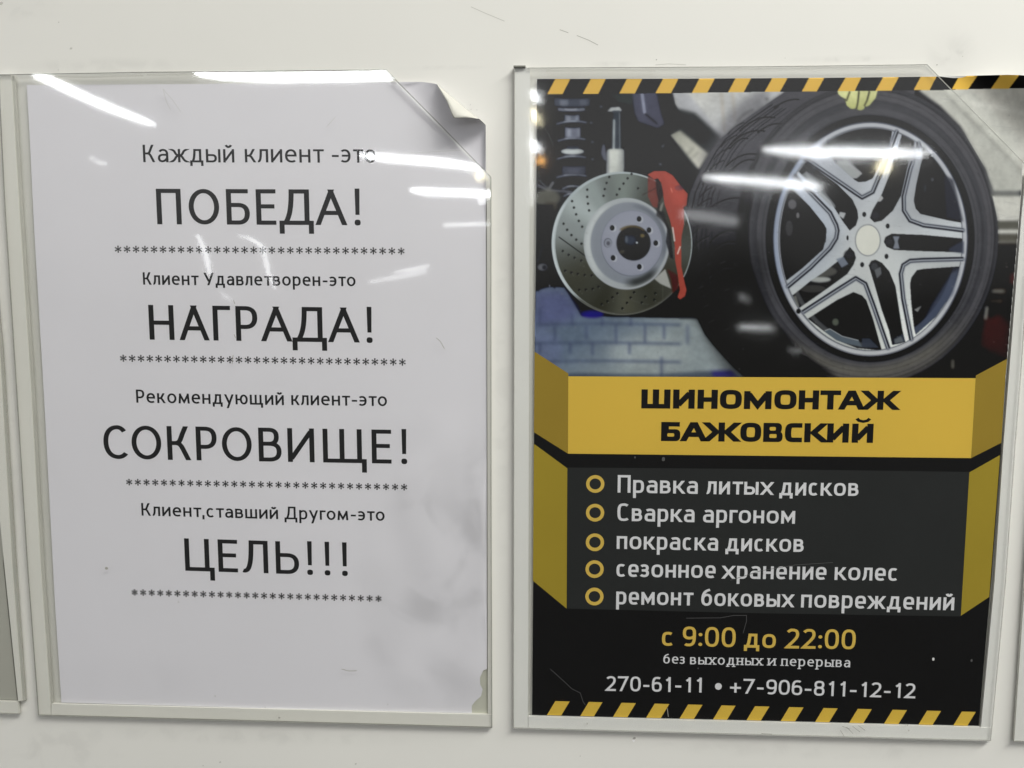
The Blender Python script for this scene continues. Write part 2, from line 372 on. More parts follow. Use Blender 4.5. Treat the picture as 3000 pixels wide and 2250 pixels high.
g('м', 1.08, 'M0 0L.07 1M1 0L.93 1BM.07 .95L.5 .08L.93 .95', True)
g('н', .8, 'M0 0L0 1M1 0L1 1M0 .5L1 .5', True)
g('о', .9, 'O0 0 1 1', True); g('п', .8, 'M0 0L0 1L1 1L1 0', True)
g('р', .83, 'M0 -.4L0 1M0 .75C.15 .93 .35 1 .52 1C.85 1 1 .8 1 .5C1 .18 .85 0 .5 0C.3 0 .12 .05 0 .1', True)
g('с', .74, 'M.95 .88C.84 .96 .72 1 .58 1C.2 1 0 .8 0 .5C0 .2 .2 0 .58 0C.74 0 .88 .04 1 .12', True)
g('т', .78, 'M0 1L1 1M.5 0L.5 1', True)
g('у', .86, 'M0 1L.52 .03M1 1L.36 -.4', True)
g('х', .88, 'M0 0L1 1M1 0L0 1', True)
g('ш', 1.17, 'M0 1L0 0L1 0L1 1M.5 0L.5 1', True)
g('щ', 1.28, 'M0 1L0 0L1 0L1 -.3M.44 0L.44 1M.88 0L.88 1', True)
g('ы', 1.08, 'M0 1L0 0L.38 0C.62 0 .7 .12 .7 .28C.7 .45 .62 .56 .38 .56L0 .56M1 0L1 1', True)
g('э', .8, 'M.03 .9C.15 .97 .28 1 .42 1C.8 1 1 .8 1 .5C1 .2 .8 0 .42 0C.25 0 .12 .03 0 .1M.2 .52L1 .52', True)
g('ю', 1.2, 'M0 0L0 1M0 .5L.42 .5O.42 0 1 1', True)
g('-', .48, 'BM-.1 .36L1.1 .36'); g(',', .16, 'BM.8 .12L.1 -.28')
g('0', .68, 'O0 0 1 1'); g('1', .58, 'M.70 0L.70 1BM.70 .97L.22 .80')
g('2', .66, 'M.04 .88C.2 .97 .32 1 .48 1C.85 1 .96 .9 .96 .74C.96 .55 .7 .42 0 0L1 0')
g('7', .68, 'M0 1L1 1L.28 0'); g('8', .64, 'O.04 .54 .96 1O0 0 1 .54')
g('6', .64, 'M.9 .95C.78 1 .66 1 .52 1C.14 1 0 .85 0 .5L0 .3C0 .1 .15 0 .5 0C.85 0 1 .1 1 .3C1 .52 .85 .6 .5 .6C.3 .6 .1 .56 0 .46')
g('9', .64, 'M.1 .05C.22 0 .34 0 .48 0C.86 0 1 .15 1 .5L1 .7C1 .9 .85 1 .5 1C.15 1 0 .9 0 .7C0 .48 .15 .4 .5 .4C.7 .4 .9 .44 1 .54')
g(':', .17, 'K.5 .05 1.25K.5 .62 1.25'); g('+', .72, 'BM-.08 .36L1.08 .36BM.5 -.02L.5 .74'); g(' ', .42, '')
SQ = dict(G)     # squared sans of the poster list
def sq(ch, W, p, lc=True): SQ[ch] = (W, p, lc)
sq('ж', 1.22, 'M.5 0L.5 1M0 1L.3 .52L.5 .52M1 1L.7 .52L.5 .52M0 0L.3 .48L.5 .48M1 0L.7 .48L.5 .48')
sq('к', .82, 'M0 0L0 1M0 .52L.42 .52L.9 1M.42 .52L1 0')
sq('м', 1.04, 'M0 0L0 1M1 0L1 1BM.05 .95L.5 .22L.95 .95')
sq('а', .80, 'M.08 .92C.2 .98 .4 1 .55 1C.9 1 1 .88 1 .66L1 0M1 .57L.4 .57C.1 .57 0 .46 0 .28C0 .08 .1 0 .4 0L1 .0')
sq('е', .80, 'M0 .46L1 .46L1 .62C1 .9 .88 1 .52 1C.12 1 0 .88 0 .5C0 .12 .12 0 .5 0C.7 0 .82 .02 .94 .06')
sq('с', .72, 'M.94 .93C.82 .98 .7 1 .56 1C.12 1 0 .88 0 .5C0 .12 .12 0 .56 0C.74 0 .86 .03 1 .08')
sq('С', .66, 'M.96 .93C.82 .98 .72 1 .56 1C.12 1 0 .92 0 .5C0 .08 .12 0 .56 0C.74 0 .86 .03 1 .08', False)
sq('р', .80, 'M0 -.4L0 1M0 .9C.2 1 .35 1 .52 1C.88 1 1 .88 1 .5C1 .12 .88 0 .52 0C.3 0 .12 .0 0 .05')
sq('п', .80, 'M0 0L0 1L1 1L1 0'); sq('д', 1.02, 'M0 -.24L0 0L1 0L1 -.24M.82 0L.82 1L.34 1L.26 .35L.14 0')
HV = dict(G)     # heavy wide headline face
def hv(ch, p): HV[ch] = (1, p, False)
hv('Ш', 'M0 1L0 0L1 0L1 1M.5 0L.5 1'); hv('И', 'M0 1L0 0M1 1L1 0BM.12 .08L.88 .92')
hv('М', 'M0 0L0 .92M1 0L1 .92BM.06 .9L.5 .1L.94 .9'); hv('Т', 'M0 1L1 1M.5 0L.5 1')
hv('А', 'M0 0L.42 1M1 0L.58 1M.25 .30L.75 .30BM.3 1L.7 1')
hv('Ж', 'M.5 0L.5 1M0 1L.30 .5L0 0M1 1L.70 .5L1 0')
hv('К', 'M0 0L0 1M.92 1L.40 .5L1 0'); hv('О', 'O0 0 1 1')
hv('С', 'M1 1L.45 1C.08 1 0 .88 0 .5C0 .12 .08 0 .45 0L1 0')
hv('Б', 'PB')
hv('В', 'PV')
hv('Й', 'M0 1L0 0M1 1L1 0BM.12 .08L.88 .92'); hv('Н', 'M0 0L0 1M1 0L1 1M0 .48L1 .48')

def glyph(tab, ch, W, H, wx, wy, k=.56, serif=0):
    """outer width W, height H, stem wx, bar wy  -> (verts, tris) with y up, origin at baseline left"""
    hx, hy = wx/2, wy/2
    sy = wx/wy                                   # stretch so that the pen is round
    def mp(p): return (hx+p[0]*(W-wx), (hy+p[1]*(H-wy))*sy)
    path = tab[ch][1]; qs = []; neg = []
    if path == 'T':
        c = W/2
        qs.append([(c-wx*.48, H*1.03*sy), (c+wx*.48, H*1.03*sy), (c+wx*.40, H*.29*sy), (c-wx*.40, H*.29*sy)])
        qs.append([(x, y*sy) for x, y in oval(c-wx*.6, -H*.01, c+wx*.6, H*.155, .72, 4)])
    elif path in ('PB', 'PV'):
        bb = H*.235; R_ = (W*.22, H*.22*sy); r_ = (W*.07, H*.06*sy)
        if path == 'PB':
            qs.append(rrect(0, 0, W, H*.62*sy, R_, (1, 0, 0, 1))); qs.append([(0, 0), (W*.4, 0), (W*.4, H*sy), (0, H*sy)]); qs.append([(0, (H-bb)*sy), (W*.97, (H-bb)*sy), (W*.97, H*sy), (0, H*sy)])
            neg = [rrect(wx*.98, bb*sy, W-wx*.95, (H*.62-bb*.88)*sy, r_)]
        else:
            qs.append(rrect(0, 0, W, H*.56*sy, R_, (1, 0, 0, 1))); qs.append(rrect(0, H*.45*sy, W*.95, H*sy, R_, (1, 0, 0, 1)))
            neg = [rrect(wx*.98, bb*.9*sy, W-wx*.95, H*.42*sy, r_), rrect(wx*.98, H*.60*sy, W*.95-wx*.95, (H-bb*.9)*sy, r_)]
    elif path == 'A':
        c = (W/2, H/2)
        for a in (90, 30, 150):
            d = np.array([math.cos(math.radians(a)), math.sin(math.radians(a))*sy])
            for s in (1, -1):
                e = np.array([c[0], c[1]*sy])+s*d*H/2*.98; b0 = np.array([c[0], c[1]*sy])
                u = (e-b0)/np.linalg.norm(e-b0); nn = np.array([-u[1], u[0]])
                qs.append([b0+nn*hx*.38, b0-nn*hx*.38, e-nn*hx*.95, e+nn*hx*.95])
    else:
        for it in parse(path):
            if it[0] == 's':
                P = [mp(p) for p in it[1]]; ends = []
                for a, b, raw in ((P[0], P[1], it[1][0]), (P[-1], P[-2], it[1][-1])):
                    dx, dy = abs(a[0]-b[0]), abs(a[1]-b[1])
                    if it[3]: ends.append('bt')
                    elif dy > dx*.45 and (raw[1] <= 0 or raw[1] >= 1) and len(it[1]) < 20 and raw[1] in (0, 1, -.25, -.27, -.28, -.3, -.4, -.24):
                        yy = (0 if raw[1] == 0 else H if raw[1] == 1 else raw[1]*H)*sy
                        ends.append(float(yy))
                        if serif:
                            s = serif; yb = yy if raw[1] < 1 else yy-wy*sy*.8; yt = yb+wy*sy*.8
                            qs.append([(a[0]-s, yb), (a[0]+s, yb), (a[0]+s, yt), (a[0]-s, yt)])
                    else: ends.append('sq' if dx < 1e-6 or dy < 1e-6 else 'bt')
                qs += stroke_quads(P, hx, False, ends)
            elif it[0] == 'o':
                a, b, c, d = it[1]; (x0, y0), (x1, y1) = mp((a, b)), mp((c, d))
                qs += stroke_quads(oval(x0, y0, x1, y1, k), hx, True)
            elif it[0] == 'k':
                x, y = mp(it[1][:2]); r = hx*it[1][2]
                qs.append([(x+r*math.cos(t*math.pi/6), y+r*math.sin(t*math.pi/6)) for t in range(12)])
        if ch == 'Й':
            qs += stroke_quads([(W*.20, H*1.27*sy), (W*.3, H*1.16*sy), (W*.5, H*1.11*sy), (W*.7, H*1.16*sy), (W*.80, H*1.27*sy)], hx*.58, False, ('bt', 'bt'))
    V, Fc = union(qs, neg)
    return [(x, y/sy) for x, y in V], Fc

XV, YV = 1490.0, 22000.0
def put(verts, x0, y0, slope, V):
    """glyph coordinates (px, y up) -> photo pixels; letters lean with the sheet's verticals"""
    for gx, gy in V:
        X = x0+gx; Yb = y0+slope*gx; lean = (XV-X)/YV
        verts.append((X-lean*gy, Yb-gy))
class Ink:
    def __init__(s): s.V = []; s.F = []
    def add(s, V, Fc, x, y, slope):
        n = len(s.V); put(s.V, x, y, slope, V); s.F += [tuple(n+i for i in f) for f in Fc]
    def raw(s, V, Fc):
        n = len(s.V); s.V += list(V); s.F += [tuple(n+i for i in f) for f in Fc]
    def build(s, name, m, parent, h):
        a = np.array(s.V, float); hh = h(a[:, 0], a[:, 1]) if callable(h) else h
        return mesh(name, unp(a[:, 0], a[:, 1], hh), s.F, m, parent)
def word(ink, tab, text, x0, x1, yb0, yb1, cap, xh, wx, wy, k=.56, gap=.20, serif=0):
    """fit a word between x0 and x1, baseline from yb0 to yb1"""
    ws = []
    for c in text:
        W, p, lc = tab[c]; ws.append(W*(xh if lc else cap))
    gp = gap*xh; tight = {('т', ','): .3}
    ks = [gp*(.35 if n_ in 'злэ,' else .5 if c_ in 'гтТ' else 1) for c_, n_ in zip(text, text[1:])]+[0]
    tot = sum(ws)+sum(ks); sc_ = (x1-x0)/tot; x = 0.0; sl = (yb1-yb0)/(x1-x0)
    for c, W, gp in zip(text, ws, ks):
        if c != ' ':
            V, Fc = glyph(tab, c, W*sc_, xh if tab[c][2] else cap, wx, wy, k, serif)
            ink.add(V, Fc, x0+x, yb0+sl*x, sl)
        x += (W+gp)*sc_
def letters(ink, tab, spec, base, H, wx, wy, k=.56):
    """explicit letter extents: spec = [(ch, x0, x1)], base = ((xa, ya), (xb, yb))"""
    (xa, ya), (xb, yb) = base; sl = (yb-ya)/(xb-xa)
    for c, a, b in spec:
        V, Fc = glyph(tab, c, b-a, H, wx, wy, k)
        ink.add(V, Fc, a, ya+sl*(a-xa), sl)

# ------------------------------------------------------------------ heights of the layers (metres in front of the wall)
H_BACK = 0.9*MM; H_SHEET = 1.35*MM; H_IN = 2.4*MM; H_OUT = 3.5*MM; EPS = 0.045*MM
def smooth(x): x = np.clip(x, 0, 1); return x*x*(3-2*x)

# ------------------------------------------------------------------ acrylic pockets
def marks(name, parent, lines, m, h, wpx):
    for pts in lines:
        ww = wpx
        q = stroke_quads(pts, ww/2, False, ('bt', 'bt'))
        n = len(q); V = []; Fc = []
        for i, qq in enumerate(q):
            V += [tuple(v) for v in qq]; Fc.append((4*i, 4*i+1, 4*i+2, 4*i+3))
        # taper both tips
        a = np.array(V); o = mesh(name, unp(a[:, 0], a[:, 1], h), Fc, m, parent)

def pocket(label, outline, side, side_groove, bottom, mclear, mstrip, group='clear acrylic pockets on the white wall', right=None, edge=None, loc_px=(0, 0)):
    base = unp(*loc_px, 0.0)
    t = empty('acrylic_pocket', tuple(base)); tag(t, label, 'document holder', group)
    slab('back_panel', outline, 0.25*MM, H_BACK, mclear, t, m_side_lt)
    if side: slab('side_strip', side, H_BACK+0.01*MM, H_IN-0.05*MM, mstrip, t)
    if side_groove: slab('groove_shade_edge', side_groove, H_BACK+0.01*MM, H_IN-0.4*MM, m_groove, t)  # grey strip in place of the groove's shade; on p0 the side edge
    if bottom: slab('bottom_strip', bottom, H_BACK+0.01*MM, H_IN-0.05*MM, mstrip, t)
    if right: slab('side_strip', right, H_BACK+0.01*MM, H_IN-0.3*MM, mstrip, t)
    fp = slab('front_panel', outline, H_IN, H_OUT, mclear, t, edge or m_side)
    return t, fp

P1 = [(-4, 219), (430, 211), (700, 209), (1131, 204), (1285, 360), (1439, 519), (1439, 900), (1440, 1500), (1442, 2131), (780, 2113), (113, 2095),
      (80, 1650), (49, 1150), (14, 600), (0, 318)]
p1, f1 = pocket('clear acrylic pocket with a cut corner holding the white sheet of slogans', P1,
    [(-3, 221), (36, 221), (58, 600), (94, 1150), (121, 1650), (150, 2058), (152, 2094.5), (114, 2093.5), (81, 1650), (50, 1150), (15, 600), (1, 318)],
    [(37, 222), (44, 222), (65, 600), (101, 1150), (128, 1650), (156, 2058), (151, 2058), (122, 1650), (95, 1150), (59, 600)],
    [(153, 2060), (800, 2076), (1441, 2092), (1442, 2130), (780, 2112), (153, 2095)], m_clear, m_strip,
    right=[(1427, 540), (1438, 540), (1440, 2091), (1430, 2091)], loc_px=(40, 2095))
P2 = [(1507, 197), (1546, 199), (2250, 195), (2715, 189), (2870, 346), (3022, 501), (3010, 800), (2990, 1100), (2974, 1300), (2946, 1700), (2902, 2170), (2200, 2152), (1504, 2133)]
p2, f2 = pocket('clear acrylic pocket with a cut corner holding the black and yellow poster', P2,
    [(1508, 200), (1553, 200), (1550, 1100), (1547, 2095), (1547, 2133), (1505, 2132)], None,
    [(1548, 2097), (1700, 2101), (2200, 2113), (2867, 2129), (2905, 2131), (2902, 2169), (2200, 2151), (1548, 2133.5)], m_clear2, m_strip_cool,
    edge=m_side_lt, right=[(3019, 505), (2989, 1100), (2973, 1300), (2945, 1700), (2905, 2130), (2872, 2129), (2912, 1700), (2938, 1300), (2954, 1100), (2990, 640), (3004, 505)], loc_px=(2200, 2150))
slab('edge_clip', [(1505, 195), (1540, 195), (1540, 199), (1505, 200)], 0.3*MM, 3.9*MM, m_edge, p2)
P0 = [(-420, 235), (-70, 225), (-40, 400), (-14, 700), (0, 925), (8, 1000), (17, 1140), (48, 1650), (77, 2052), (57, 2055), (60, 2091), (-420, 2076)]
p0, f0 = pocket('clear acrylic pocket cut off by the left edge holding a grey card', P0,
    [(-24, 700), (-9, 925), (0, 1010), (8, 1140), (38, 1650), (68, 2051), (56, 2052), (15, 1650), (-20, 1300), (-50, 900), (-60, 700)],
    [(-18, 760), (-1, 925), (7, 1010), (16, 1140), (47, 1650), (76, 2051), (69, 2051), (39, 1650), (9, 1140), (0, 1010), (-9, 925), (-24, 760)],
    [(-420, 2040), (55, 2054), (59, 2090), (-420, 2075)], m_clear, m_strip, loc_px=(-200, 2080))
P3 = [(3500, 180), (3062, 185), (3045, 800), (3030, 1300), (3000, 1722), (2968, 2171), (3500, 2186)]
p3, f3 = pocket('clear acrylic pocket cut off by the right edge beside the tyre poster', P3,
    [(3060, 500), (3043, 800), (3028, 1300), (2999, 1722), (2969, 2169), (3012, 2170), (3038, 1722), (3070, 1300), (3085, 800), (3100, 500)], None,
    [(3013, 2134), (3490, 2146), (3490, 2184), (3013, 2170)], m_clear2, m_strip_cool, loc_px=(3200, 2180))

grey = slab('card_sheet', [(-410, 260), (-80, 250), (-62, 700), (-51, 900), (-21, 1300), (13, 1650), (54, 2050), (-410, 2036)], H_BACK+0.05*MM, H_BACK+0.4*MM, m_grey_sheet)
tag(grey, 'plain grey card in the pocket cut off by the left edge', 'card')
slab('card_edge', [(9, 1610), (13, 1650), (54, 2050), (50, 2050), (9, 1650)], H_BACK+0.41*MM, H_BACK+0.5*MM, m_edge, grey)
blank = slab('blank_sheet', [(3066, 240), (3500, 240), (3500, 2130), (3014, 2130), (3040, 1722), (3072, 1300), (3088, 800)], H_BACK+0.05*MM, H_BACK+0.3*MM, m_paper)
tag(blank, 'blank white sheet in the pocket cut off by the right edge', 'paper')

def rim(parent, pts, m, wpx, h):
    q = stroke_quads(pts, wpx/2, False, ('bt', 'bt')); V = []; Fc = []
    for i, qq in enumerate(q): V += [tuple(v) for v in qq]; Fc.append((4*i, 4*i+1, 4*i+2, 4*i+3))
    a = np.array(V); mesh('polished_edge', unp(a[:, 0], a[:, 1], h), Fc, m, parent)
rim(p1, [(-4, 220), (430, 212), (700, 210), (1131, 205.2)], m_edge, 2.0, H_OUT+.02*MM)
rim(p1, [(1131, 205.5), (1285, 361), (1438, 519), (1438.5, 1500), (1441, 2131)], m_edge_mid, 1.8, H_OUT+.02*MM)
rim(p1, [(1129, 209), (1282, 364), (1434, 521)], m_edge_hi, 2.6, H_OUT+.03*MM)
rim(p1, [(1441, 2130.5), (780, 2112), (113.5, 2094.5), (80.5, 1650), (49.5, 1150), (14.5, 600), (.5, 318)], m_edge_mid, 1.9, H_OUT+.02*MM)
rim(p2, [(1546, 199.6), (2250, 195.6), (2715, 189.6)], m_edge_mid, 2.2, H_OUT+.02*MM)
rim(p2, [(2715, 189.6), (2870, 346.6), (3021, 501)], m_edge_dim, 2.2, H_OUT+.02*MM)
rim(p2, [(3009, 800), (2989, 1100), (2973, 1300), (2945, 1700), (2901.5, 2169.5), (2200, 2151.5), (1504.5, 2132.5), (1507.5, 198)], m_edge_dim, 1.8, H_OUT+.02*MM)
# grime caught along the upper edges
for pts, wd in (([(160, 224), (260, 226), (420, 221)], 5), ([(430, 219), (520, 219), (570, 216)], 4), ([(1600, 208), (1800, 206), (1920, 207)], 5)):
    rim(p1 if pts[0][0] < 1500 else p2, pts, m_mark2, wd, H_OUT+.03*MM)
stain = slab('adhesive_stain', [(1380, 2050), (1388, 1975), (1410, 1958), (1431, 1955), (1436, 2090), (1375, 2088)], H_BACK+.01*MM, H_BACK+.03*MM, m_stain, p1)

# ------------------------------------------------------------------ paper notice
CA = np.array([1281., 247.]); CB = np.array([1423., 366.])            # the crease of the folded corner
cd = (CB-CA)/np.linalg.norm(CB-CA); cn = np.array([-cd[1], cd[0]])    # cn points to lower left (into the sheet)
def h_notice(X, Y):
    X = np.asarray(X, float); Y = np.asarray(Y, float)
    s = (X-CA[0])*cn[0]+(Y-CA[1])*cn[1]; a = (X-CA[0])*cd[0]+(Y-CA[1])*cd[1]; L = np.linalg.norm(CB-CA)
    # the corner bows forward, strongest close to the crease; outside the acrylic only
    lift = 5.0*MM*np.exp(-np.clip(s, 0, None)/42.0)*np.clip(1-((a-L*.48)/(L*.95))**2, 0, 1)
    out_ = smooth(((X-1131)-(Y-204)*.983+25)/90)
    wx_ = smooth((X-1050)/160)*smooth((Y-1150)/260)*smooth((2080-Y)/120)
    ripple = wx_*(0.27*MM*(1+np.sin((X-1180)/33.0+np.sin(Y/71.0)*1.5+Y/260.0))+0.10*MM*(1+np.sin(Y/37.0+np.sin(X/45.0)*1.4)))
    return H_SHEET+lift*out_+ripple
def sheet_grid(poly, step, hf, name, m, parent=None, extra=()):
    """planar polygon filled with a fine grid so that it can bend"""
    P = np.array(poly, float); x0, y0 = P.min(0); x1, y1 = P.max(0)
    V = [Vector((float(a), float(b))) for a, b in P]
    E = [(i, (i+1) % len(P)) for i in range(len(P))]
    gx, gy = np.meshgrid(np.arange(x0+step*.5, x1, step), np.arange(y0+step*.5, y1, step))
    for a, b in zip(gx.ravel(), gy.ravel()): V.append(Vector((float(a), float(b))))
    for a, b in extra: V.append(Vector((float(a), float(b))))
    ar = sum(P[i][0]*P[(i+1) % len(P)][1]-P[(i+1) % len(P)][0]*P[i][1] for i in range(len(P)))
    f = list(range(len(P))) if ar > 0 else list(range(len(P)))[::-1]
    r = delaunay_2d_cdt(V, [], [f], 0, 1e-4)
    vs = np.array([(v.x, v.y) for v in r[0]]); fs = [q for q, o in zip(r[2], r[5]) if len(o)]
    return mesh(name, unp(vs[:, 0], vs[:, 1], hf(vs[:, 0], vs[:, 1])), fs, m, parent, True)
nb = [(78, 249), (600, 246), (1130, 240), (1238, 240), (1262, 243), (1281, 247), (1302, 264), (1330, 288), (1360, 313), (1390, 339), (1411, 356), (1423, 368),
      (1424, 700), (1426, 1300), (1427, 1960), (1416, 1964), (1406, 1985), (1407, 2005), (1414, 2020), (1409, 2040), (1392, 2055), (1382, 2068), (1383, 2089),
      (800, 2075), (180, 2058), (160, 1750), (130, 1180), (99, 650), (87, 400)]
ex = [(CA[0]+cd[0]*t+cn[0]*s, CA[1]+cd[1]*t+cn[1]*s) for t in range(10, 180, 12) for s in (3, 8, 15, 24, 36, 50, 66, 84)]
ex = [p for p in ex if p[0] < 1421 and p[1] > 246]
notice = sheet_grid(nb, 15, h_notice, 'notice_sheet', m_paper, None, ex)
tag(notice, 'white sheet of printed slogans in Russian with its top right corner folded over', 'paper')
# folded flap, curling back over the sheet and standing off it
def flap():
    nu, nv = 14, 10; V = []; Fc = []
    A = CA; B = CB; T = np.array([1329., 348.])
    for i in range(nu+1):
        u = i/nu
        c = A+(B-A)*u
        # boundary of the flap opposite to the crease (left edge, tip, lower edge)
        L1 = [(1281, 249), (1296, 275), (1311, 300), (1322, 330), (1330, 347)]
        L2 = [(1330, 347), (1366, 345), (1404, 348), (1423, 366)]
        if u < .58:
            t = u/.58*4; k = min(int(t), 3); fr = t-k; e_ = np.array(L1[k])*(1-fr)+np.array(L1[k+1])*fr
        else:
            t = (u-.58)/.42*3; k = min(int(t), 2); fr = t-k; e_ = np.array(L2[k])*(1-fr)+np.array(L2[k+1])*fr
        hc = float(h_notice(c[0], c[1]))
        for j in range(nv+1):
            v = j/nv; p = c*(1-v)+e_*v
            h = hc+0.3*MM+math.sin(min(v*1.25, 1)*math.pi/2)*6.0*MM*math.sin(math.pi*min(max(u, 0.02), .98))**.7
            V.append(unp(p[0], p[1], h))
    for i in range(nu):
        for j in range(nv):
            a = i*(nv+1)+j; Fc.append((a, a+1, a+nv+2, a+nv+1))
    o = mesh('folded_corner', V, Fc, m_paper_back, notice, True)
    md = o.modifiers.new('thickness', 'SOLIDIFY'); md.thickness = 0.1*MM
flap()
HN = lambda X, Y: h_notice(X, Y)+EPS
def line(text_words, name='text_line', m=m_ink, parent=notice, hf=HN, **kw):
    ink = Ink()
    for wd in text_words: word(ink, kw.get('tab', G), *wd, **{k: v for k, v in kw.items() if k != 'tab'})
    return ink.build(name, m, parent, hf)
S = dict(wx=7.0, wy=5.7)
line([('Каждый', 420, 687, 475, 476), ('клиент', 718, 949.5, 475.5, 476.5), ('-это', 971, 1102, 476, 477)], cap=51, xh=39, **S)
i_ = Ink(); letters(i_, G, [('П', 461, 533), ('О', 555, 644), ('Б', 665, 733), ('Е', 752, 810), ('Д', 819, 919.5), ('А', 927, 1015), ('!', 1040, 1056)], ((461, 657), (1040, 659.5)), 104, 14.8, 12.2); i_.build('text_line', m_ink, notice, HN)
def stars(n, xa, ya, xb, yb, s=21):
    ink = Ink(); acc = 1.04
    for k in range(n):
        t = k/(n-1); t = t-(0.02*t*(1-t))
        x = xa+(xb-xa)*t; y = ya+(yb-ya)*t
        V, Fc = glyph(G, '*', s, s, 4.7, 4.7)
        ink.add(V, Fc, x-s/2, y+s/2, 0)
    ink.build('asterisk_row', m_ink, notice, HN)
stars(32, 346.5, 730, 1175.6, 735.6)
line([('Клиент', 419.5, 583, 834, 835.5), ('Удавлетворен-это', 598.6, 1041.8, 835.5, 838.7)], cap=36.5, xh=28, wx=6.0, wy=5.0)
i_ = Ink(); letters(i_, G, [('Н', 438.7, 511.8), ('А', 528.8, 612), ('Г', 625.7, 677.4), ('Р', 692.6, 756), ('А', 767.6, 854.4), ('Д', 857, 958), ('А', 964, 1051.5), ('!', 1074, 1092)], ((440, 995), (1092, 1004)), 102, 14.8, 12.2); i_.build('text_line', m_ink, notice, HN)
stars(32, 361.7, 1049.5, 1179, 1061)
line([('Рекомендующий', 399.6, 832, 1179.7, 1187), ('клиент-это', 853.7, 1134, 1186.5, 1190)], cap=38.5, xh=29, wx=6.1, wy=5.1)
i_ = Ink(); letters(i_, G, [('С', 305.6, 377.5), ('О', 387.8, 474.6), ('К', 492, 560.6), ('Р', 576.3, 637), ('О', 652, 739), ('В', 759, 825.8), ('И', 844, 922), ('Щ', 947, 1074.7), ('Е', 1089.8, 1147.3), ('!', 1176.4, 1192.6)], ((305, 1344), (1192, 1359)), 99, 14.4, 11.8); i_.build('text_line', m_ink, notice, HN)
stars(32, 378.8, 1412.3, 1184, 1427.2, 19.5)
line([('Клиент,ставший', 415, 815, 1510.5, 1521), ('Другом-это', 833.5, 1127, 1521, 1526)], cap=37, xh=27.5, wx=6.0, wy=5.0)
i_ = Ink(); letters(i_, G, [('Ц', 543, 629.4), ('Е', 640.7, 697.7), ('Л', 705.8, 786.7), ('Ь', 809, 877), ('!', 900, 917.4), ('!', 951, 968.5), ('!', 1002.4, 1019)], ((543, 1672), (1019, 1687)), 95, 14.0, 11.4); i_.build('text_line', m_ink, notice, HN)
stars(29, 394.8, 1735.5, 1109, 1754, 19.5)

# ------------------------------------------------------------------ poster
def h_poster(X, Y):
    X = np.asarray(X, float); Y = np.asarray(Y, float)
    d = ((X-2715)-(Y-189)*.983)/1.4          # beyond the cut corner of the acrylic
    return H_SHEET+9.0*MM*smooth((d-15)/190)**1.3
pb = [(1573, 231), (1900, 230.5), (2200, 229), (2480, 227), (2748, 224), (2850, 221.5), (2950, 219), (2985, 219.5), (3012, 222), (3060, 228), (3040, 420), (2996, 480), (2992, 560), (2978, 740), (2962, 930), (2947, 1100), (2929, 1370), (2905, 1690), (2882, 1950), (2867, 2127),
      (2200, 2111), (1700, 2099), (1558, 2095), (1562, 1700), (1565, 1100), (1570, 700)]
poster = sheet_grid(pb, 22, lambda X, Y: h_poster(X, Y)-np.minimum((h_poster(X, Y)-H_SHEET)*.4, .35*MM), 'poster', m_poster)
tag(poster, 'black and yellow tyre workshop poster with its curled top right corner leaving the pocket', 'poster')
HP = lambda X, Y: h_poster(X, Y)+EPS
HP2 = lambda X, Y: h_poster(X, Y)+2*EPS
HP3 = lambda X, Y: h_poster(X, Y)+3*EPS
def flat(name, poly, m, hf=HP2):
    V, Fc = union([poly]); i = Ink(); i.raw(V, Fc); return i.build(name, m, poster, hf)
# --- printed photograph, painted as a colour field on a fine grid of the sheet
X0, X1, Y0, Y1, ST = 1556, 3062, 217, 1112, 2.0
NXp, NYp = int((X1-X0)), int((Y1-Y0))
gxp, gyp = np.meshgrid(np.arange(NXp)+X0+.5, np.arange(NYp)+Y0+.5)
IMG = np.zeros((NYp, NXp, 3)); IMG[:] = (22, 23, 29)
rng = np.random.RandomState(4)
def box(a, r):
    r = int(r)
    if r < 1: return a
    k = 2*r+1
    for ax in (0, 1):
        p = np.pad(a, [(r+1, r) if i == ax else (0, 0) for i in range(a.ndim)], mode='edge')
        c = np.cumsum(p, axis=ax)
        a = (np.take(c, range(k, c.shape[ax]), axis=ax)-np.take(c, range(0, c.shape[ax]-k), axis=ax))/k
    return a
def blur(a, r):
    return box(box(a, max(1, round(r*.6))), max(1, round(r*.6))) if r >= 1 else a
def comp(mask, col, alpha, bb):
    y0, y1, x0, x1 = bb; m_ = (mask*alpha)[..., None]
    c = col if isinstance(col, np.ndarray) and col.ndim == 3 else np.array(col, float)
    IMG[y0:y1, x0:x1] = IMG[y0:y1, x0:x1]*(1-m_)+c*m_
def bbox(xs, ys, pad):
    x0 = int(max(0, min(xs)-X0-pad)); x1 = int(min(NXp, max(xs)-X0+pad+1)); y0 = int(max(0, min(ys)-Y0-pad)); y1 = int(min(NYp, max(ys)-Y0+pad+1))
    return (y0, y1, x0, x1) if x1 > x0 and y1 > y0 else None
def inpoly(pts, gx, gy):
    ins = np.zeros(gx.shape, bool); n = len(pts)
    for i in range(n):
        xa, ya = pts[i]; xb, yb = pts[(i+1) % n]
        if ya == yb: continue
        c = (gy > min(ya, yb)) & (gy <= max(ya, yb))
        ins ^= c & (gx < xa+(gy-ya)*(xb-xa)/(yb-ya))
    return ins
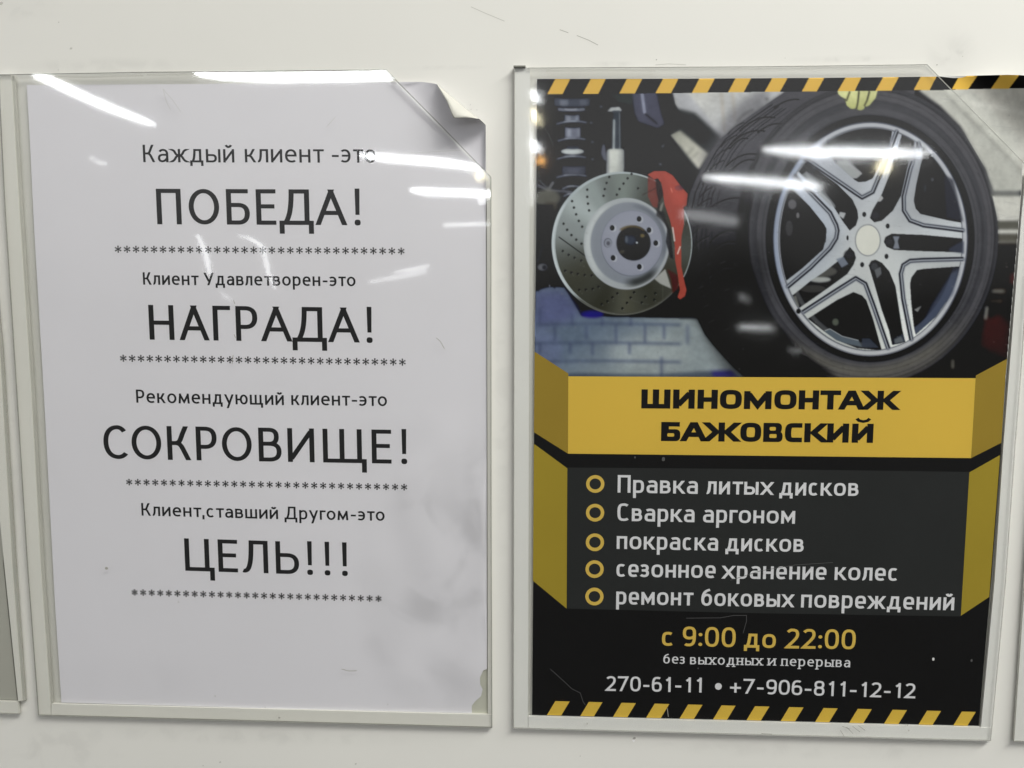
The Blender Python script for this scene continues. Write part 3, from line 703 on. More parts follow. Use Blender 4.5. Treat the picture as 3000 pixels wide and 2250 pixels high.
def poly(pts, col, alpha=1., bl=0, col2=None, axis=None):
    xs = [p[0] for p in pts]; ys = [p[1] for p in pts]; bb = bbox(xs, ys, bl*2+2)
    if bb is None: return
    y0, y1, x0, x1 = bb; gx = gxp[y0:y1, x0:x1]; gy = gyp[y0:y1, x0:x1]
    m_ = blur(inpoly(pts, gx, gy).astype(float), bl)
    if col2 is not None:
        (ax, ay), (bx, by) = axis; t = np.clip(((gx-ax)*(bx-ax)+(gy-ay)*(by-ay))/((bx-ax)**2+(by-ay)**2), 0, 1)[..., None]
        col = np.array(col, float)*(1-t)+np.array(col2, float)*t
    comp(m_, col, alpha, bb)
def ell(cx, cy, rx, ry, col, alpha=1., bl=0, inner=None, ang=None, clip=None):
    bb = bbox([cx-rx, cx+rx], [cy-ry, cy+ry], bl*2+2)
    if bb is None: return
    y0, y1, x0, x1 = bb; gx = gxp[y0:y1, x0:x1]; gy = gyp[y0:y1, x0:x1]
    u, v = (gx-cx)/rx, (gy-cy)/ry; r = np.sqrt(u*u+v*v); s = (rx+ry)/2
    m_ = np.clip((1-r)*s+.5, 0, 1)
    if inner: m_ = m_*np.clip((r-inner)*s+.5, 0, 1)
    if ang:
        a = (np.degrees(np.arctan2(-v, u))-ang[0]) % 360; span = (ang[1]-ang[0]) % 360; f = ang[2] if len(ang) > 2 else 6
        m_ = m_*np.clip(np.minimum(a, span-a)/f, 0, 1)*(a < span)
    if clip is not None: m_ = m_*inpoly(clip, gx, gy)
    comp(blur(m_, bl), col, alpha, bb)
def ln(pts, w_, col, alpha=1., bl=0, taper=False):
    xs = [p[0] for p in pts]; ys = [p[1] for p in pts]; bb = bbox(xs, ys, w_+bl*2+2)
    if bb is None: return
    y0, y1, x0, x1 = bb; gx = gxp[y0:y1, x0:x1]; gy = gyp[y0:y1, x0:x1]; d = np.full(gx.shape, 1e9)
    for (xa, ya), (xb, yb) in zip(pts[:-1], pts[1:]):
        L2 = (xb-xa)**2+(yb-ya)**2+1e-9; t = np.clip(((gx-xa)*(xb-xa)+(gy-ya)*(yb-ya))/L2, 0, 1)
        d = np.minimum(d, np.hypot(gx-xa-t*(xb-xa), gy-ya-t*(yb-ya)))
    comp(blur(np.clip(w_/2-d+.5, 0, 1), bl), col, alpha, bb)
def bez(p0, p1, p2, n=10): return [((1-t)**2*p0[0]+2*t*(1-t)*p1[0]+t*t*p2[0], (1-t)**2*p0[1]+2*t*(1-t)*p1[1]+t*t*p2[1]) for t in [i/n for i in range(n+1)]]
A = lambda x, y: (1450+x/2.765, 150+y/2.765)      # measuring frames used while tracing the print
B3 = lambda x, y: (1450+x/2.765, 600+y/2.765)
Bb = lambda x, y: (2200+x/2.765, 150+y/2.765)
B4 = lambda x, y: (2200+x/2.765, 600+y/2.765)
PL = lambda f, s: [f(*map(float, q.split(','))) for q in s.split()]
# background: dark wheel arch, pale car body right, bluish brick wall below
poly(PL(A, '1425,200 2400,200 2400,900 1840,700 1700,560 1500,480 1460,430'), (205, 205, 200), 1, 3, (190, 192, 195), (A(1425, 300), A(1800, 700)))
poly(PL(A, '1425,300 1560,330 1870,720 1790,760 1640,520 1490,480'), (176, 178, 184), .9, 5)
ln(PL(A, '1835,340 1860,650'), 5, (175, 165, 152), .8, 2); ln(PL(A, '1925,340 1945,560'), 5, (178, 168, 155), .8, 2)
ell(*A(2203, 388), 4, 4, (70, 70, 70), 1, 1)
poly(PL(A, '1400,560 1490,470 1620,500 1830,700 1720,880 1640,960 1560,900'), (42, 45, 46), 1, 6)
poly(PL(A, '1420,680 1500,640 1730,830 1650,960'), (165, 166, 156), 1, 4, (215, 214, 205), (A(1450, 660), A(1700, 900)))
for q in ('1555,840 1610,780', '1590,870 1650,815'): ln(PL(A, q), 3, (120, 120, 112), .8, 1)
poly(PL(A, '1110,330 1310,330 1345,500 1375,590 1320,625 1160,570 1130,500'), (78, 80, 98), 1, 3)
ln(PL(A, '1190,330 1212,495'), 9, (160, 165, 185), .9, 2); ln(PL(A, '1222,510 1310,585'), 5, (30, 30, 38), 1, 1)
poly(PL(A, '920,340 1110,340 1115,440 1010,420'), (52, 58, 58), 1, 4)
poly(PL(A, '1180,690 1330,680 1430,900 1300,950 1190,870'), (34, 34, 36), 1, 8)
# coil spring strut
def band(cx, cy, hw_, hh, col, al=1, bl=2, bow=6):
    poly([A(cx-hw_, cy-hh), A(cx-hw_*.5, cy-hh+bow), A(cx+hw_*.5, cy-hh+bow), A(cx+hw_, cy-hh), A(cx+hw_, cy+hh), A(cx+hw_*.5, cy+hh+bow), A(cx-hw_*.5, cy+hh+bow), A(cx-hw_, cy+hh)], col, al, bl)
band(620, 700, 125, 330, (15, 17, 28), 1, 3)
band(625, 410, 145, 32, (74, 80, 95)); band(560, 412, 35, 24, (130, 136, 150), .7, 4); band(715, 412, 30, 24, (110, 116, 132), .6, 4)
band(620, 470, 110, 12, (130, 136, 150)); band(615, 468, 50, 8, (175, 180, 190), .8, 2)
band(625, 537, 62, 24, (100, 106, 120)); band(595, 537, 20, 20, (150, 156, 168), .8, 3); band(665, 537, 12, 20, (140, 146, 160), .8, 3)
for yy, ww in ((575, 118), (712, 108), (858, 112), (1008, 118), (1100, 70), (1160, 60)):
    ln(bez(A(620-ww, yy+14), A(620, yy-22), A(620+ww, yy+2), 12), 5.5, (120, 126, 140), 1, 1.2); ln(bez(A(620-ww*.5, yy-4), A(620, yy-10), A(620+ww*.3, yy-6), 8), 3, (190, 196, 206), .8, 1)
band(630, 655, 62, 40, (115, 120, 136)); band(600, 655, 16, 34, (160, 166, 180), .8, 3); band(680, 655, 10, 30, (150, 156, 170), .6, 3)
ell(*A(628, 812), 34, 9, (198, 204, 206), 1, 2); band(630, 775, 50, 12, (50, 56, 70))
band(640, 960, 95, 32, (70, 74, 88), 1, 3); band(640, 958, 50, 24, (92, 96, 112), .7, 4)
for x, y in ((790, 735), (790, 875), (860, 450), (780, 580), (1360, 770), (1340, 915)): ell(*A(x, y), 5, 4, (105, 110, 120), .9, 2)
ln(bez(A(390, 610), A(450, 680), A(475, 750)), 2.2, (110, 112, 112), .8, 1)
ln(PL(A, '335,1080 430,1125 620,1140'), 7, (96, 98, 108), 1, 2); ln(PL(A, '430,1125 470,1065'), 9, (112, 114, 118), 1, 2); ln(PL(A, '350,1040 430,1110'), 5, (88, 90, 96), 1, 2)
ell(*A(420, 1190), 42, 26, (118, 118, 108), .8, 9); ell(*A(450, 1260), 22, 14, (78, 74, 66), .9, 5)
poly(PL(A, '330,1290 470,1290 460,1659 330,1659'), (34, 36, 52), .9, 6)
ell(*A(440, 1400), 14, 16, (14, 15, 24), 1, 3); ell(*A(440, 1500), 14, 14, (14, 15, 24), 1, 3)
ln(PL(A, '345,1659 395,1560'), 4, (130, 134, 142), .8, 1.5)
# shock absorber rod
poly(PL(A, '905,490 940,455 1010,450 1030,480 1010,490'), (190, 194, 196), 1, 2)
poly(PL(A, '955,480 1012,480 1022,800 945,800'), (52, 60, 70), 1, 1.5); ln(PL(A, '965,560 962,800'), 7, (176, 184, 188), 1, 1.5); ln(PL(A, '1010,500 1012,800'), 3.5, (150, 158, 164), .8, 1)
poly(PL(A, '912,800 930,790 1035,790 1048,805 1046,1010 905,1020'), (204, 208, 204), 1, 1.5, (150, 154, 156), (A(985, 900), A(1048, 900)))
poly(PL(A, '905,810 925,800 925,1010 900,1020'), (150, 155, 160), .8, 2)
poly(PL(A, '870,760 890,750 905,890 880,880 858,830'), (110, 114, 130), .9, 2)
# brick wall
poly(PL(B3, '320,665 560,668 700,900 1640,920 1900,1200 2030,1400 320,1400'), (108, 122, 140), 1, 2, (148, 158, 162), (B3(900, 900), B3(1200, 1250)))
poly(PL(B3, '320,690 560,690 700,860 600,950 320,1000'), (92, 94, 138), .6, 22)
ell(*B3(380, 1180), 60, 60, (120, 128, 165), .5, 20); ell(*B3(1250, 1200), 120, 50, (172, 180, 182), .6, 25)
for yy in (968, 1122, 1270): ln([B3(320, yy), B3(900, yy-6), B3(1500, yy+4)], 9, (84, 94, 118), .6, 5)
for i, (x, y0_, y1_) in enumerate([(365, 850, 950), (485, 990, 1090), (625, 890, 970), (610, 1130, 1200), (870, 930, 975), (980, 980, 1110), (1100, 930, 970), (1215, 980, 1110), (1370, 980, 1080), (1090, 1130, 1200), (365, 1130, 1200), (790, 1130, 1210), (1350, 1240, 1380), (1560, 980, 1120), (740, 990, 1080)]):
    ln([B3(x, y0_), B3(x, y1_)], 8, (80, 88, 116), .6, 5)
poly(PL(B3, '590,1365 1300,1375 1900,1340 2030,1395 590,1395'), (66, 76, 92), .8, 6)
poly(PL(B3, '1750,1350 1920,1340 1960,1395 1770,1395'), (60, 54, 130), .8, 5)
poly(PL(B3, '325,0 470,0 480,500 570,668 490,660 480,678 470,655 330,700'), (13, 14, 22), .8, 2)
poly(PL(B3, '320,300 480,300 560,668 490,660 485,680 475,660 365,665 350,705 345,690 320,690'), (11, 12, 20), 1, 1)
ell(*B3(385, 505), 15, 11, (120, 122, 128), .9, 2); ell(*B3(400, 507), 6, 6, (30, 32, 40), 1, 1)
ln(PL(B3, '330,465 450,440'), 2, (74, 76, 84), .8, 1); ln(PL(B3, '345,460 390,330'), 3, (108, 112, 120), .9, 1); ln(PL(B3, '335,612 380,616'), 3, (100, 104, 112), .8, 1)
ell(*B3(442, 655), 2.2, 3.5, (150, 152, 160), 1)
poly(PL(B3, '850,860 1450,700 1560,700 1640,920 1300,912 900,905'), (16, 16, 22), 1, 2)
ell(*B3(790, 885), 34, 11, (48, 38, 128), 1, 5)
# tyre body
sil = [(2700, 200), (2400, 200), (2250, 302), (2178, 352), (2112, 405), (2085, 440), (2065, 475), (2040, 522), (2021, 565), (2012, 610), (2003, 655), (1998, 700), (1999, 750), (2002, 800), (2009, 850), (2024, 895), (2043, 935), (2065, 980), (2090, 1012), (2119, 1045), (2150, 1078), (2182, 1106), (2230, 1125), (2600, 1125), (2560, 700)]
poly(sil, (80, 80, 86), 1, 0, (22, 22, 24), ((2120, 520), (2170, 900)))
poly(PL(A, '1640,900 1900,480 2100,330 2212,300 2212,700 1900,900'), (92, 92, 98), .55, 22)
ell(2540, 688, 385, 440, (84, 84, 89))
m_top = PL(B3, '1560,330 2212,300 2212,1400 1900,1400 1650,950 1560,750')
poly(m_top, (36, 36, 37), .6, 30)
# circumferential tread grooves, following the silhouette
base_c = [p for p in sil[2:22]]
for off, w_, c_, al in ((16, 3.5, 32, .8), (30, 2.2, 34, .75), (41, 3.2, 30, .75), (57, 2.2, 36, .7), (68, 3, 33, .7), (86, 2, 40, .55), (9, 2, 92, .3), (49, 1.6, 96, .3), (76, 1.6, 92, .25)):
    pts = []
    for (x, y) in base_c:
        v = (y-690)/420; sq_ = 1-.28*abs(v)**2
        pts.append((x+off*sq_, y+(-off*.25*v)))
    ln(pts, w_, (c_, c_, c_+3), al, .8)
# cross sipes arching across the shoulder
for x, y, dx, dy, c_ in [(2280, 300, 60, -12, 40), (2180, 367, 90, -32, 36), (2152, 408, 88, -34, 32), (2140, 470, 75, -26, 36), (2150, 490, 60, -30, 34), (2098, 590, 70, -14, 34), (2095, 645, 68, -16, 34), (2092, 694, 66, -26, 34), (2086, 735, 74, -36, 33), (2110, 788, 60, -20, 40), (2085, 800, 70, -26, 34), (2106, 842, 62, -12, 34), (2130, 868, 62, -10, 30), (2150, 420, 40, -20, 44), (2232, 372, 60, -14, 40)]:
    ln(bez((x-12, y+16), (x+dx*.4, y+dy), (x+dx, y+dy*.7), 8), 3.6, (c_-14, c_-14, c_-13), .95, .8); ln(bez((x-6, y+14), (x+dx*.42, y+dy+5), (x+dx*.9, y+dy*.7+5), 8), 1.6, (92, 92, 95), .45, .8)
for k in range(15):
    y = 330+k*37; v = (y-690)/420; x = 2020+v*v*175+rng.rand()*6
    ln(bez((x+6, y+26), (x+22, y+2), (x+52, y-8), 7), 3.0, (26, 26, 27), .7 if y < 760 else .35, .7)
    ln(bez((x+10, y+28), (x+25, y+6), (x+52, y-4), 7), 1.4, (104, 104, 108), .35, .7)
for x, y in [(2110, 772), (2122, 852), (2145, 878), (2150, 892), (2122, 968), (2045, 845), (2060, 900), (2075, 945)]:
    ln([(x, y), (x+16, y-7)], 1.6, (110, 110, 110), .6, .7)
for k in range(60):
    y = 600+rng.rand()*420; x = 2015+abs(y-720)*.12+rng.rand()*70; ln([(x, y), (x+1+rng.rand()*4, y+14+rng.rand()*26)], 1.2, (30, 30, 31) if rng.rand() < .6 else (78, 78, 80), .35, .6)
# side wall bands
ell(2540, 688, 385, 440, (58, 58, 62), .8, 2, inner=.965)
ell(2543, 692, 366, 421, (88, 88, 93), .6, 4, inner=.93)
ell(2545, 694, 345, 402, (64, 65, 70), .7, 3, inner=.95)
ell(2548, 697, 325, 380, (80, 81, 86), .5, 4, inner=.93)
ell(2549, 699, 306, 362, (34, 35, 38), .9, 2, inner=.93)
ell(2540, 692, 378, 432, (110, 108, 102), .55, 6, inner=.90, ang=(215, 330, 25))
ell(2542, 696, 352, 402, (124, 122, 114), .45, 6, inner=.93, ang=(225, 320, 20))
ell(2548, 699, 296, 354, (22, 22, 25), 1, 1, inner=.95)
ell(2540, 690, 384, 439, (22, 22, 24), .7, 4, inner=.90, ang=(150, 232, 18))
ell(2600, 520, 330, 300, (100, 102, 110), .0, 2)
poly(PL(B4, '0,500 150,900 400,1180 700,1400 0,1400'), (14, 14, 17), .8, 14)
ell(2543, 690, 381, 436, (58, 60, 66), .5, 2, inner=.985, ang=(300, 90, 10))
for a in range(0, 26):
    t = math.radians(-52+a*3.1+rng.rand()*2); rr = .80+.02*rng.rand()
    ln([(2543+math.cos(t)*366*rr, 692-math.sin(t)*421*rr), (2543+math.cos(t+.03)*366*rr, 692-math.sin(t+.03)*421*rr)], 2.2, (98, 98, 98), .5, 1)
# pale car body right of the tyre, then darker shop
def outside_tyre(pts, *a, **k):
    poly(pts, *a, **k)
bgm = IMG.copy()
poly(PL(Bb, '1345,200 2500,200 2500,1130 1965,1130 1900,950 1700,610 1530,440 1360,320'), (206, 205, 198), 1, 0, (184, 184, 178), ((2760, 300), (2950, 560)))
poly(PL(Bb, '1360,320 1530,440 1700,610 1900,950 1965,1200 2180,1200 2180,700 1800,310'), (188, 190, 184), .6, 10)
ln(PL(Bb, '1800,420 2212,500'), 14, (220, 220, 214), .5, 6)
ln(PL(Bb, '1950,1165 2180,1168'), 6, (110, 112, 108), .9, 1)
poly(PL(Bb, '1955,1172 2200,1172 2200,1350 1995,1350'), (204, 204, 198), 1, 1)
poly(PL(Bb, '1995,1350 2200,1350 2200,1375 1998,1375'), (222, 222, 216), 1, 1)
poly(PL(Bb, '1998,1378 2200,1378 2200,1440 2002,1440'), (98, 98, 90), 1, 1)
poly(PL(Bb, '2002,1442 2200,1442 2200,1480 2003,1480'), (214, 214, 208), 1, 1)
poly(PL(Bb, '2003,1483 2200,1483 2200,1540 2005,1540'), (92, 90, 82), 1, 1)
poly(PL(Bb, '2003,1540 2200,1540 2200,1558 2004,1558'), (160, 160, 152), 1, 1)
poly(PL(B4, '2004,310 2200,310 2200,1260 1830,1400 1500,1400 1760,1120 1900,900 1990,560'), (44, 40, 38), 1, 1)
poly(PL(B4, '1300,1405 1560,1270 1745,1110 1880,910 1960,700 2010,700 1900,1250 1820,1405'), (30, 29, 30), .9, 3)
poly(PL(B4, '2100,560 2160,540 2160,640 2100,640'), (88, 46, 38), .9, 5)
poly(PL(B4, '1890,930 2000,890 2100,960 2090,1250 1960,1190 1850,1150'), (76, 44, 42), .9, 12, (58, 36, 36), (B4(1900, 1000), B4(2050, 1200)))
ln(PL(B4, '1960,700 2045,700'), 9, (146, 146, 140), .9, 3); ln(PL(B4, '1940,780 2030,780'), 6, (96, 92, 86), .9, 3)
ln(PL(B4, '1912,830 1900,920'), 8, (166, 166, 160), .9, 2); ln(PL(B4, '1635,1260 1635,1320'), 8, (132, 132, 124), .9, 2)
ln(PL(B4, '1805,1080 1805,1190'), 3, (76, 76, 72), .8, 1)
# the workshop behind is out of focus
mo = 1-np.clip(inpoly(sil, gxp, gyp).astype(float)+(np.hypot((gxp-2540)/386, (gyp-688)/441) < 1), 0, 1)
mo[gxp < 1990] *= .45
fing = np.exp(-(((gxp-2510)/75)**2+((gyp-285)/50)**2)); mo = blur(mo, 2)*(1-fing)
bq = blur(IMG, 6); IMG[:] = IMG*(1-mo[..., None])+bq*mo[..., None]
for k, (fx, gv, al) in enumerate(((.99, 98, .35), (.975, 30, .5), (.962, 92, .25), (.945, 34, .45), (.925, 96, .2), (.905, 40, .4), (.89, 100, .22), (.868, 34, .4), (.85, 94, .25), (.825, 30, .5), (.808, 102, .3), (.79, 24, .6))):
    ell(2540+10*(1-fx)*5, 688+11*(1-fx)*5, 385*fx, 440*fx, (gv, gv, gv+3), al*.55, 1, inner=.9925)
for k in range(130):           # moulding marks round the side wall
    t = rng.rand()*6.283; fx = .80+.17*rng.rand(); dt = .01+.02*rng.rand()
    ln([(2542+math.cos(t)*383*fx, 690-math.sin(t)*438*fx), (2542+math.cos(t+dt)*383*fx, 690-math.sin(t+dt)*438*fx)], 1.3, (112, 112, 112) if rng.rand() < .5 else (30, 30, 32), .3, .7)
# gloved finger tips
for q in ('700,310 800,310 795,380 770,388 730,370 705,345', '800,310 872,310 865,420 850,465 810,468 775,440 765,400 780,350', '880,310 955,310 940,400 915,470 885,480 855,470 870,400', '960,310 1030,310 1010,380 960,440 935,450 915,440 950,380'):
    poly(PL(Bb, q), (212, 214, 160), 1, 1.5, (176, 180, 120), (Bb(0, 350), Bb(0, 490)))
for q in ('800,330 775,400 760,395', '875,330 865,420 855,465', '960,330 940,400 920,440'): ln(PL(Bb, q), 5, (84, 84, 60), .9, 1.2)
# ------ rim
ell(2550.5, 700, 285, 343.5, (184, 187, 194)); ell(2550.5, 700, 285, 343.5, (92, 96, 108), 1, 0, inner=.988)
ell(2550.5, 700, 284, 342.5, (196, 198, 200), .55, 3, inner=.955, ang=(190, 330, 20)); ell(2550.5, 700, 284, 342.5, (146, 158, 182), .7, 3, inner=.955, ang=(120, 215, 18))
ell(2550.5, 700, 271, 329, (118, 122, 130), 1, 0, inner=.985)
ell(2552, 701, 267, 325, (30, 30, 34))
ell(2556, 705, 262, 316, (92, 100, 118), .8, 2, inner=.93, ang=(280, 350, 15)); ell(2556, 705, 262, 316, (96, 98, 100), .8, 3, inner=.95, ang=(195, 275, 12))
ell(2545, 715, 255, 306, (78, 80, 84), .7, 5, inner=.93, ang=(70, 140, 12)); ell(2550, 720, 235, 280, (120, 122, 126), .5, 5, inner=.96, ang=(85, 135, 10))
ell(*B4(560, 605), 32, 9, (180, 184, 182), .9, 3); ell(*B4(590, 540), 40, 16, (104, 104, 100), .8, 5); ell(*B4(500, 680), 40, 12, (80, 80, 78), .8, 4)
ell(*B4(685, 950), 10, 11, (104, 110, 100), .9, 4); ell(*B4(310, 190), 12, 24, (74, 74, 76), .9, 4); ell(*Bb(335, 1240), 13, 15, (124, 124, 128), .8, 3); ell(*Bb(380, 1330), 5, 9, (140, 140, 142), .8, 2)
ell(*Bb(1470, 1040), 5, 6, (92, 94, 100), .8, 2); ell(*Bb(1410, 1110), 4, 12, (66, 70, 76), .8, 2)
poly(PL(Bb, '700,890 780,880 905,990 860,1030 790,1030 700,950'), (176, 180, 182), .9, 1.5)
poly(PL(Bb, '1050,1160 1075,1190 1050,1220 1010,1220'), (190, 192, 194), .9, 1.5)
poly(PL(B4, '590,1025 640,1005 740,1065 870,1095 900,1150 700,1110'), (98, 108, 118), 1, 1); ln(PL(B4, '600,1020 640,1005 740,1065 870,1098'), 2.5, (176, 180, 182), .9, .6)
poly(PL(B4, '900,1080 960,1080 1040,1160 900,1150'), (70, 76, 88), .9, 2); poly(PL(B4, '1320,850 1385,815 1350,870'), (150, 152, 152), .9, 2)
poly(PL(B4, '1620,560 1690,510 1640,720 1480,920 1340,1060 1460,820'), (84, 92, 112), .75, 6)
poly(PL(Bb, '1560,1000 1640,1040 1720,1380 1580,1350'), (56, 58, 68), .8, 5)
# spokes: whole disc face minus windows, painted through a mask
wins = [PL(Bb, '545,762 610,700 700,652 830,612 960,602 1060,608 1142,630 1140,680 1105,790 1015,975 985,1030 930,1055 870,1060 835,1038 700,915'),
        PL(Bb, '1395,770 1420,775 1500,850 1620,1050 1690,1220 1728,1392 1600,1370 1375,1318 1335,1275 1320,1210 1340,1080 1385,880'),
        PL(B4, '1712,498 1690,590 1620,730 1500,905 1335,1052 1322,1000 1300,800 1290,640 1300,590 1345,530 1400,520'),
        PL(B4, '462,922 600,1030 690,1095 860,1160 1060,1180 1040,1110 990,930 935,775 900,735 830,708 700,770'),
        PL(Bb, '280,1112 340,1120 470,1250 590,1400 612,1440 605,1550')+PL(B4, '600,300 585,360 420,510 290,612 262,560 235,400 225,230')+PL(Bb, '228,1400 250,1230'),
        PL(Bb, '375,962 395,905 430,878 480,905 590,1000 700,1080 820,1200 862,1290 868,1350 850,1410 800,1452 740,1370 640,1210 520,1090 420,1010'),
        PL(Bb, '1225,672 1320,722 1322,760 1265,950 1215,1170 1150,1290 1060,1372 1000,1385 965,1350 985,1290 1060,1160 1120,1010 1190,790'),
        PL(B4, '1730,275 1732,385 1400,375 1160,365 1100,340 1077,300 1090,262 1140,235 1400,245'),
        PL(B4, '955,490 975,455 1010,445 1060,470 1120,540 1170,660 1200,850 1225,1010 1250,1110 1200,1125 1145,1135 1120,1020 1060,850 1000,640'),
        PL(B4, '800,343 835,380 850,430 830,485 780,560 600,690 400,830 385,832 330,740 480,620 600,540 740,430')]
msk = np.zeros((NYp, NXp))
u_, v_ = (gxp-2552)/267, (gyp-701)/325
msk[(u_*u_+v_*v_) < 1] = 1
for q in wins: msk[inpoly(q, gxp, gyp)] = 0
sp = np.zeros_like(IMG); t_ = np.clip((gyp-430)/560, 0, 1)[..., None]
sp[:] = np.array((174, 179, 189))*(1-t_)+np.array((204, 208, 206))*t_
left_ = np.clip((2520-gxp)/180, 0, 1)[..., None]*np.clip(1-abs(gyp-690)/190, 0, 1)[..., None]
sp = sp*(1-.6*left_)+np.array((136, 150, 178))*.6*left_
hub_ = np.exp(-(((gxp-2545)/95)**2+((gyp-720)/110)**2))[..., None]; sp = sp*(1-.4*hub_)+np.array((206, 208, 206))*.4*hub_
rr_ = blur(rng.rand(NYp, NXp), 2)[..., None]; sp = sp*(.97+.06*rr_)
th_ = np.arctan2(gyp-703, gxp-2545); rd_ = np.hypot((gxp-2545)/284, (gyp-703)/343)
sh_ = .07*np.cos(5*th_+.6)+.06*np.cos(2*th_-1.9)+.03*np.cos(9*th_+1)
sp = sp*(1+sh_*np.clip(rd_*1.6-.25, 0, 1))[..., None]
dk = blur(msk, 2.2)[..., None]; sp = sp*(.76+.24*np.clip(dk*1.9-.75, 0, 1))
mk = msk[..., None]
IMG[:] = IMG*(1-mk)+sp*mk
edge_hi = np.clip(np.roll(msk, 2, 0)-msk, 0, 1)
# the recessed steps that follow each pair of arms
vs_ = ['b:440,868 850,1150 900,1185 985,1140 1060,960 1190,650', 'b:1362,745 1290,960 1238,1180 1240,1290 1290,1370 1400,1410 1718,1450', '4:1715,440 1400,448 1290,455 1235,490 1215,560 1235,760 1300,1090', '4:425,868 700,690 850,595 925,640 985,800 1110,1160', 'b:345,1030 470,1150 660,1340 700,1440 690,1540']
vs_[4] = None
seg = [PL(Bb, '440,868 850,1150 900,1185 985,1140 1060,960 1180,650'), PL(Bb, '1362,745 1290,960 1238,1180 1240,1290 1290,1370 1400,1410 1718,1450'), PL(B4, '1715,440 1400,448 1290,455 1235,490 1215,560 1235,760 1300,1090'),
       PL(B4, '425,868 700,690 850,595 925,640 985,800 1110,1160'), PL(Bb, '350,1010 470,1135 640,1310 690,1410')+PL(B4, '700,210 690,270 640,350 480,510 298,662')]
def offl(P, d):
    r = []
    for i, p in enumerate(P):
        a = P[max(i-1, 0)]; b = P[min(i+1, len(P)-1)]; L_ = math.hypot(b[0]-a[0], b[1]-a[1])+1e-9
        nx_, ny_ = (b[1]-a[1])/L_, -(b[0]-a[0])/L_
        if nx_*(2545-p[0])+ny_*(705-p[1]) < 0: nx_, ny_ = -nx_, -ny_
        r.append((p[0]+nx_*d, p[1]+ny_*d))
    return r
for sgm in seg:
    ln(sgm, 14, (128, 133, 144), .9, 1); ln(offl(sgm, 4.2), 4.6, (36, 38, 46), .95, .8); ln(offl(sgm, -.8), 2.2, (176, 181, 188), .8, .6); ln(offl(sgm, -4), 2.8, (66, 70, 80), .85, .7)
for x, y in ((920, 78), (1110, 172), (1100, 418), (903, 485), (785, 268)):
    ell(*B4(x, y), 6.5, 8, (196, 200, 204), .6, 1); ell(*B4(x-2, y), 5.5 if x > 800 else 3, 7.2, (24, 26, 32), 1, .6)
ell(*B4(385, 862), 6.5, 7.5, (30, 32, 36)); ell(2542.5, 703.8, 37.5, 46.5, (120, 124, 130), .9, 1.5); ell(2542.5, 703.8, 35, 44, (212, 213, 206))
for x, y, a_, b_ in ((1010, 1330, 12, 12), (1120, 1545, 12, 11)): ell(*Bb(x, y), a_, b_, (58, 58, 62), .9, 3)
ell(*B4(795, 405), 15, 14, (50, 50, 54), .9, 3); ell(*B4(1000, 500), 11, 12, (74, 76, 80), .9, 3)
poly(PL(Bb, '1150,1500 1205,1500 1190,1540 1205,1600 1150,1600 1165,1550'), (136, 142, 154), .9, 1.5); poly(PL(B4, '690,440 750,420 790,480 735,510'), (128, 136, 150), .9, 1.5)
poly(PL(Bb, '720,1300 770,1310 750,1360 710,1330'), (190, 194, 198), .9, 1.5); poly(PL(B4, '1000,530 1050,500 1060,560 1020,600'), (120, 124, 128), .8, 2)
poly(PL(Bb, '410,1000 450,975 500,1010 560,1090 680,1240 690,1270 640,1250 520,1130'), (160, 164, 168), .7, 2)
poly(PL(Bb, '1600,1600 1700,1540 1725,1540 1725,1640 1600,1620'), (70, 76, 92), .8, 3)
poly(PL(B4, '340,740 365,735 395,825 375,822'), (130, 132, 128), .8, 1.5); poly(PL(B4, '1160,1090 1215,1065 1240,1108 1165,1125'), (116, 122, 126), .8, 2)
# ------ brake disc
ell(1822, 713, 206, 210, (176, 186, 190)); ell(1826, 714, 199, 205, (118, 126, 124)); 
dm = np.hypot((gxp-1826)/199, (gyp-714)/205) < 1
ang_ = np.degrees(np.arctan2(-(gyp-714)/205, (gxp-1826)/199)) % 360
def wob(c, w2): d_ = np.abs((ang_-c+180) % 360-180); return np.exp(-(d_/w2)**2)
dc = np.zeros_like(IMG); dc[:] = (98, 104, 103)
for c, w2, cc in ((140, 26, (186, 196, 198)), (170, 16, (150, 158, 160)), (62, 16, (84, 90, 86)), (90, 14, (134, 144, 140)), (25, 30, (60, 60, 52)), (215, 26, (70, 70, 60)), (250, 22, (58, 58, 50)), (275, 14, (98, 98, 86)), (300, 22, (62, 62, 54)), (120, 8, (150, 160, 160)), (332, 18, (66, 64, 56))):
    a_ = (wob(c, w2)*.85)[..., None]; dc = dc*(1-a_)+np.array(cc)*a_
dmk = dm[..., None]; IMG[:] = np.where(dmk, dc*(.98+.04*rr_), IMG)
ell(1822, 713, 206, 210, (206, 214, 218), .8, 1, inner=.965, ang=(140, 225, 12)); ell(1822, 713, 206, 210, (84, 84, 78), .9, 1, inner=.97, ang=(225, 330, 10)); ell(1822, 713, 206, 210, (120, 122, 112), .8, 1, inner=.99, ang=(230, 310, 10))
for p in [A(*map(float, q.split(','))) for q in '927,1020 905,1068 890,1118 880,1172 1075,1030 1042,1073 1010,1117 988,1163 748,1122 748,1180 754,1235 763,1290 625,1215 640,1267 658,1322 680,1375 707,1422 556,1398 585,1447 620,1490 659,1527 702,1560 1107,995 1250,1050 1160,1112'.split()]+PL(B3, '550,375 598,406 645,430 700,452 570,535 620,550 672,560 727,570 785,573 683,690 737,688 792,682 840,665 865,805 912,783 952,750 992,718 1033,840 1070,795 1100,752 1128,710 1190,793 1218,745 1292,770 1300,718'):
    ell(p[0], p[1], 3.3, 3.6, (20, 22, 24)); ell(p[0]+2, p[1]+2.5, 2, 1.8, (150, 152, 146), .5)
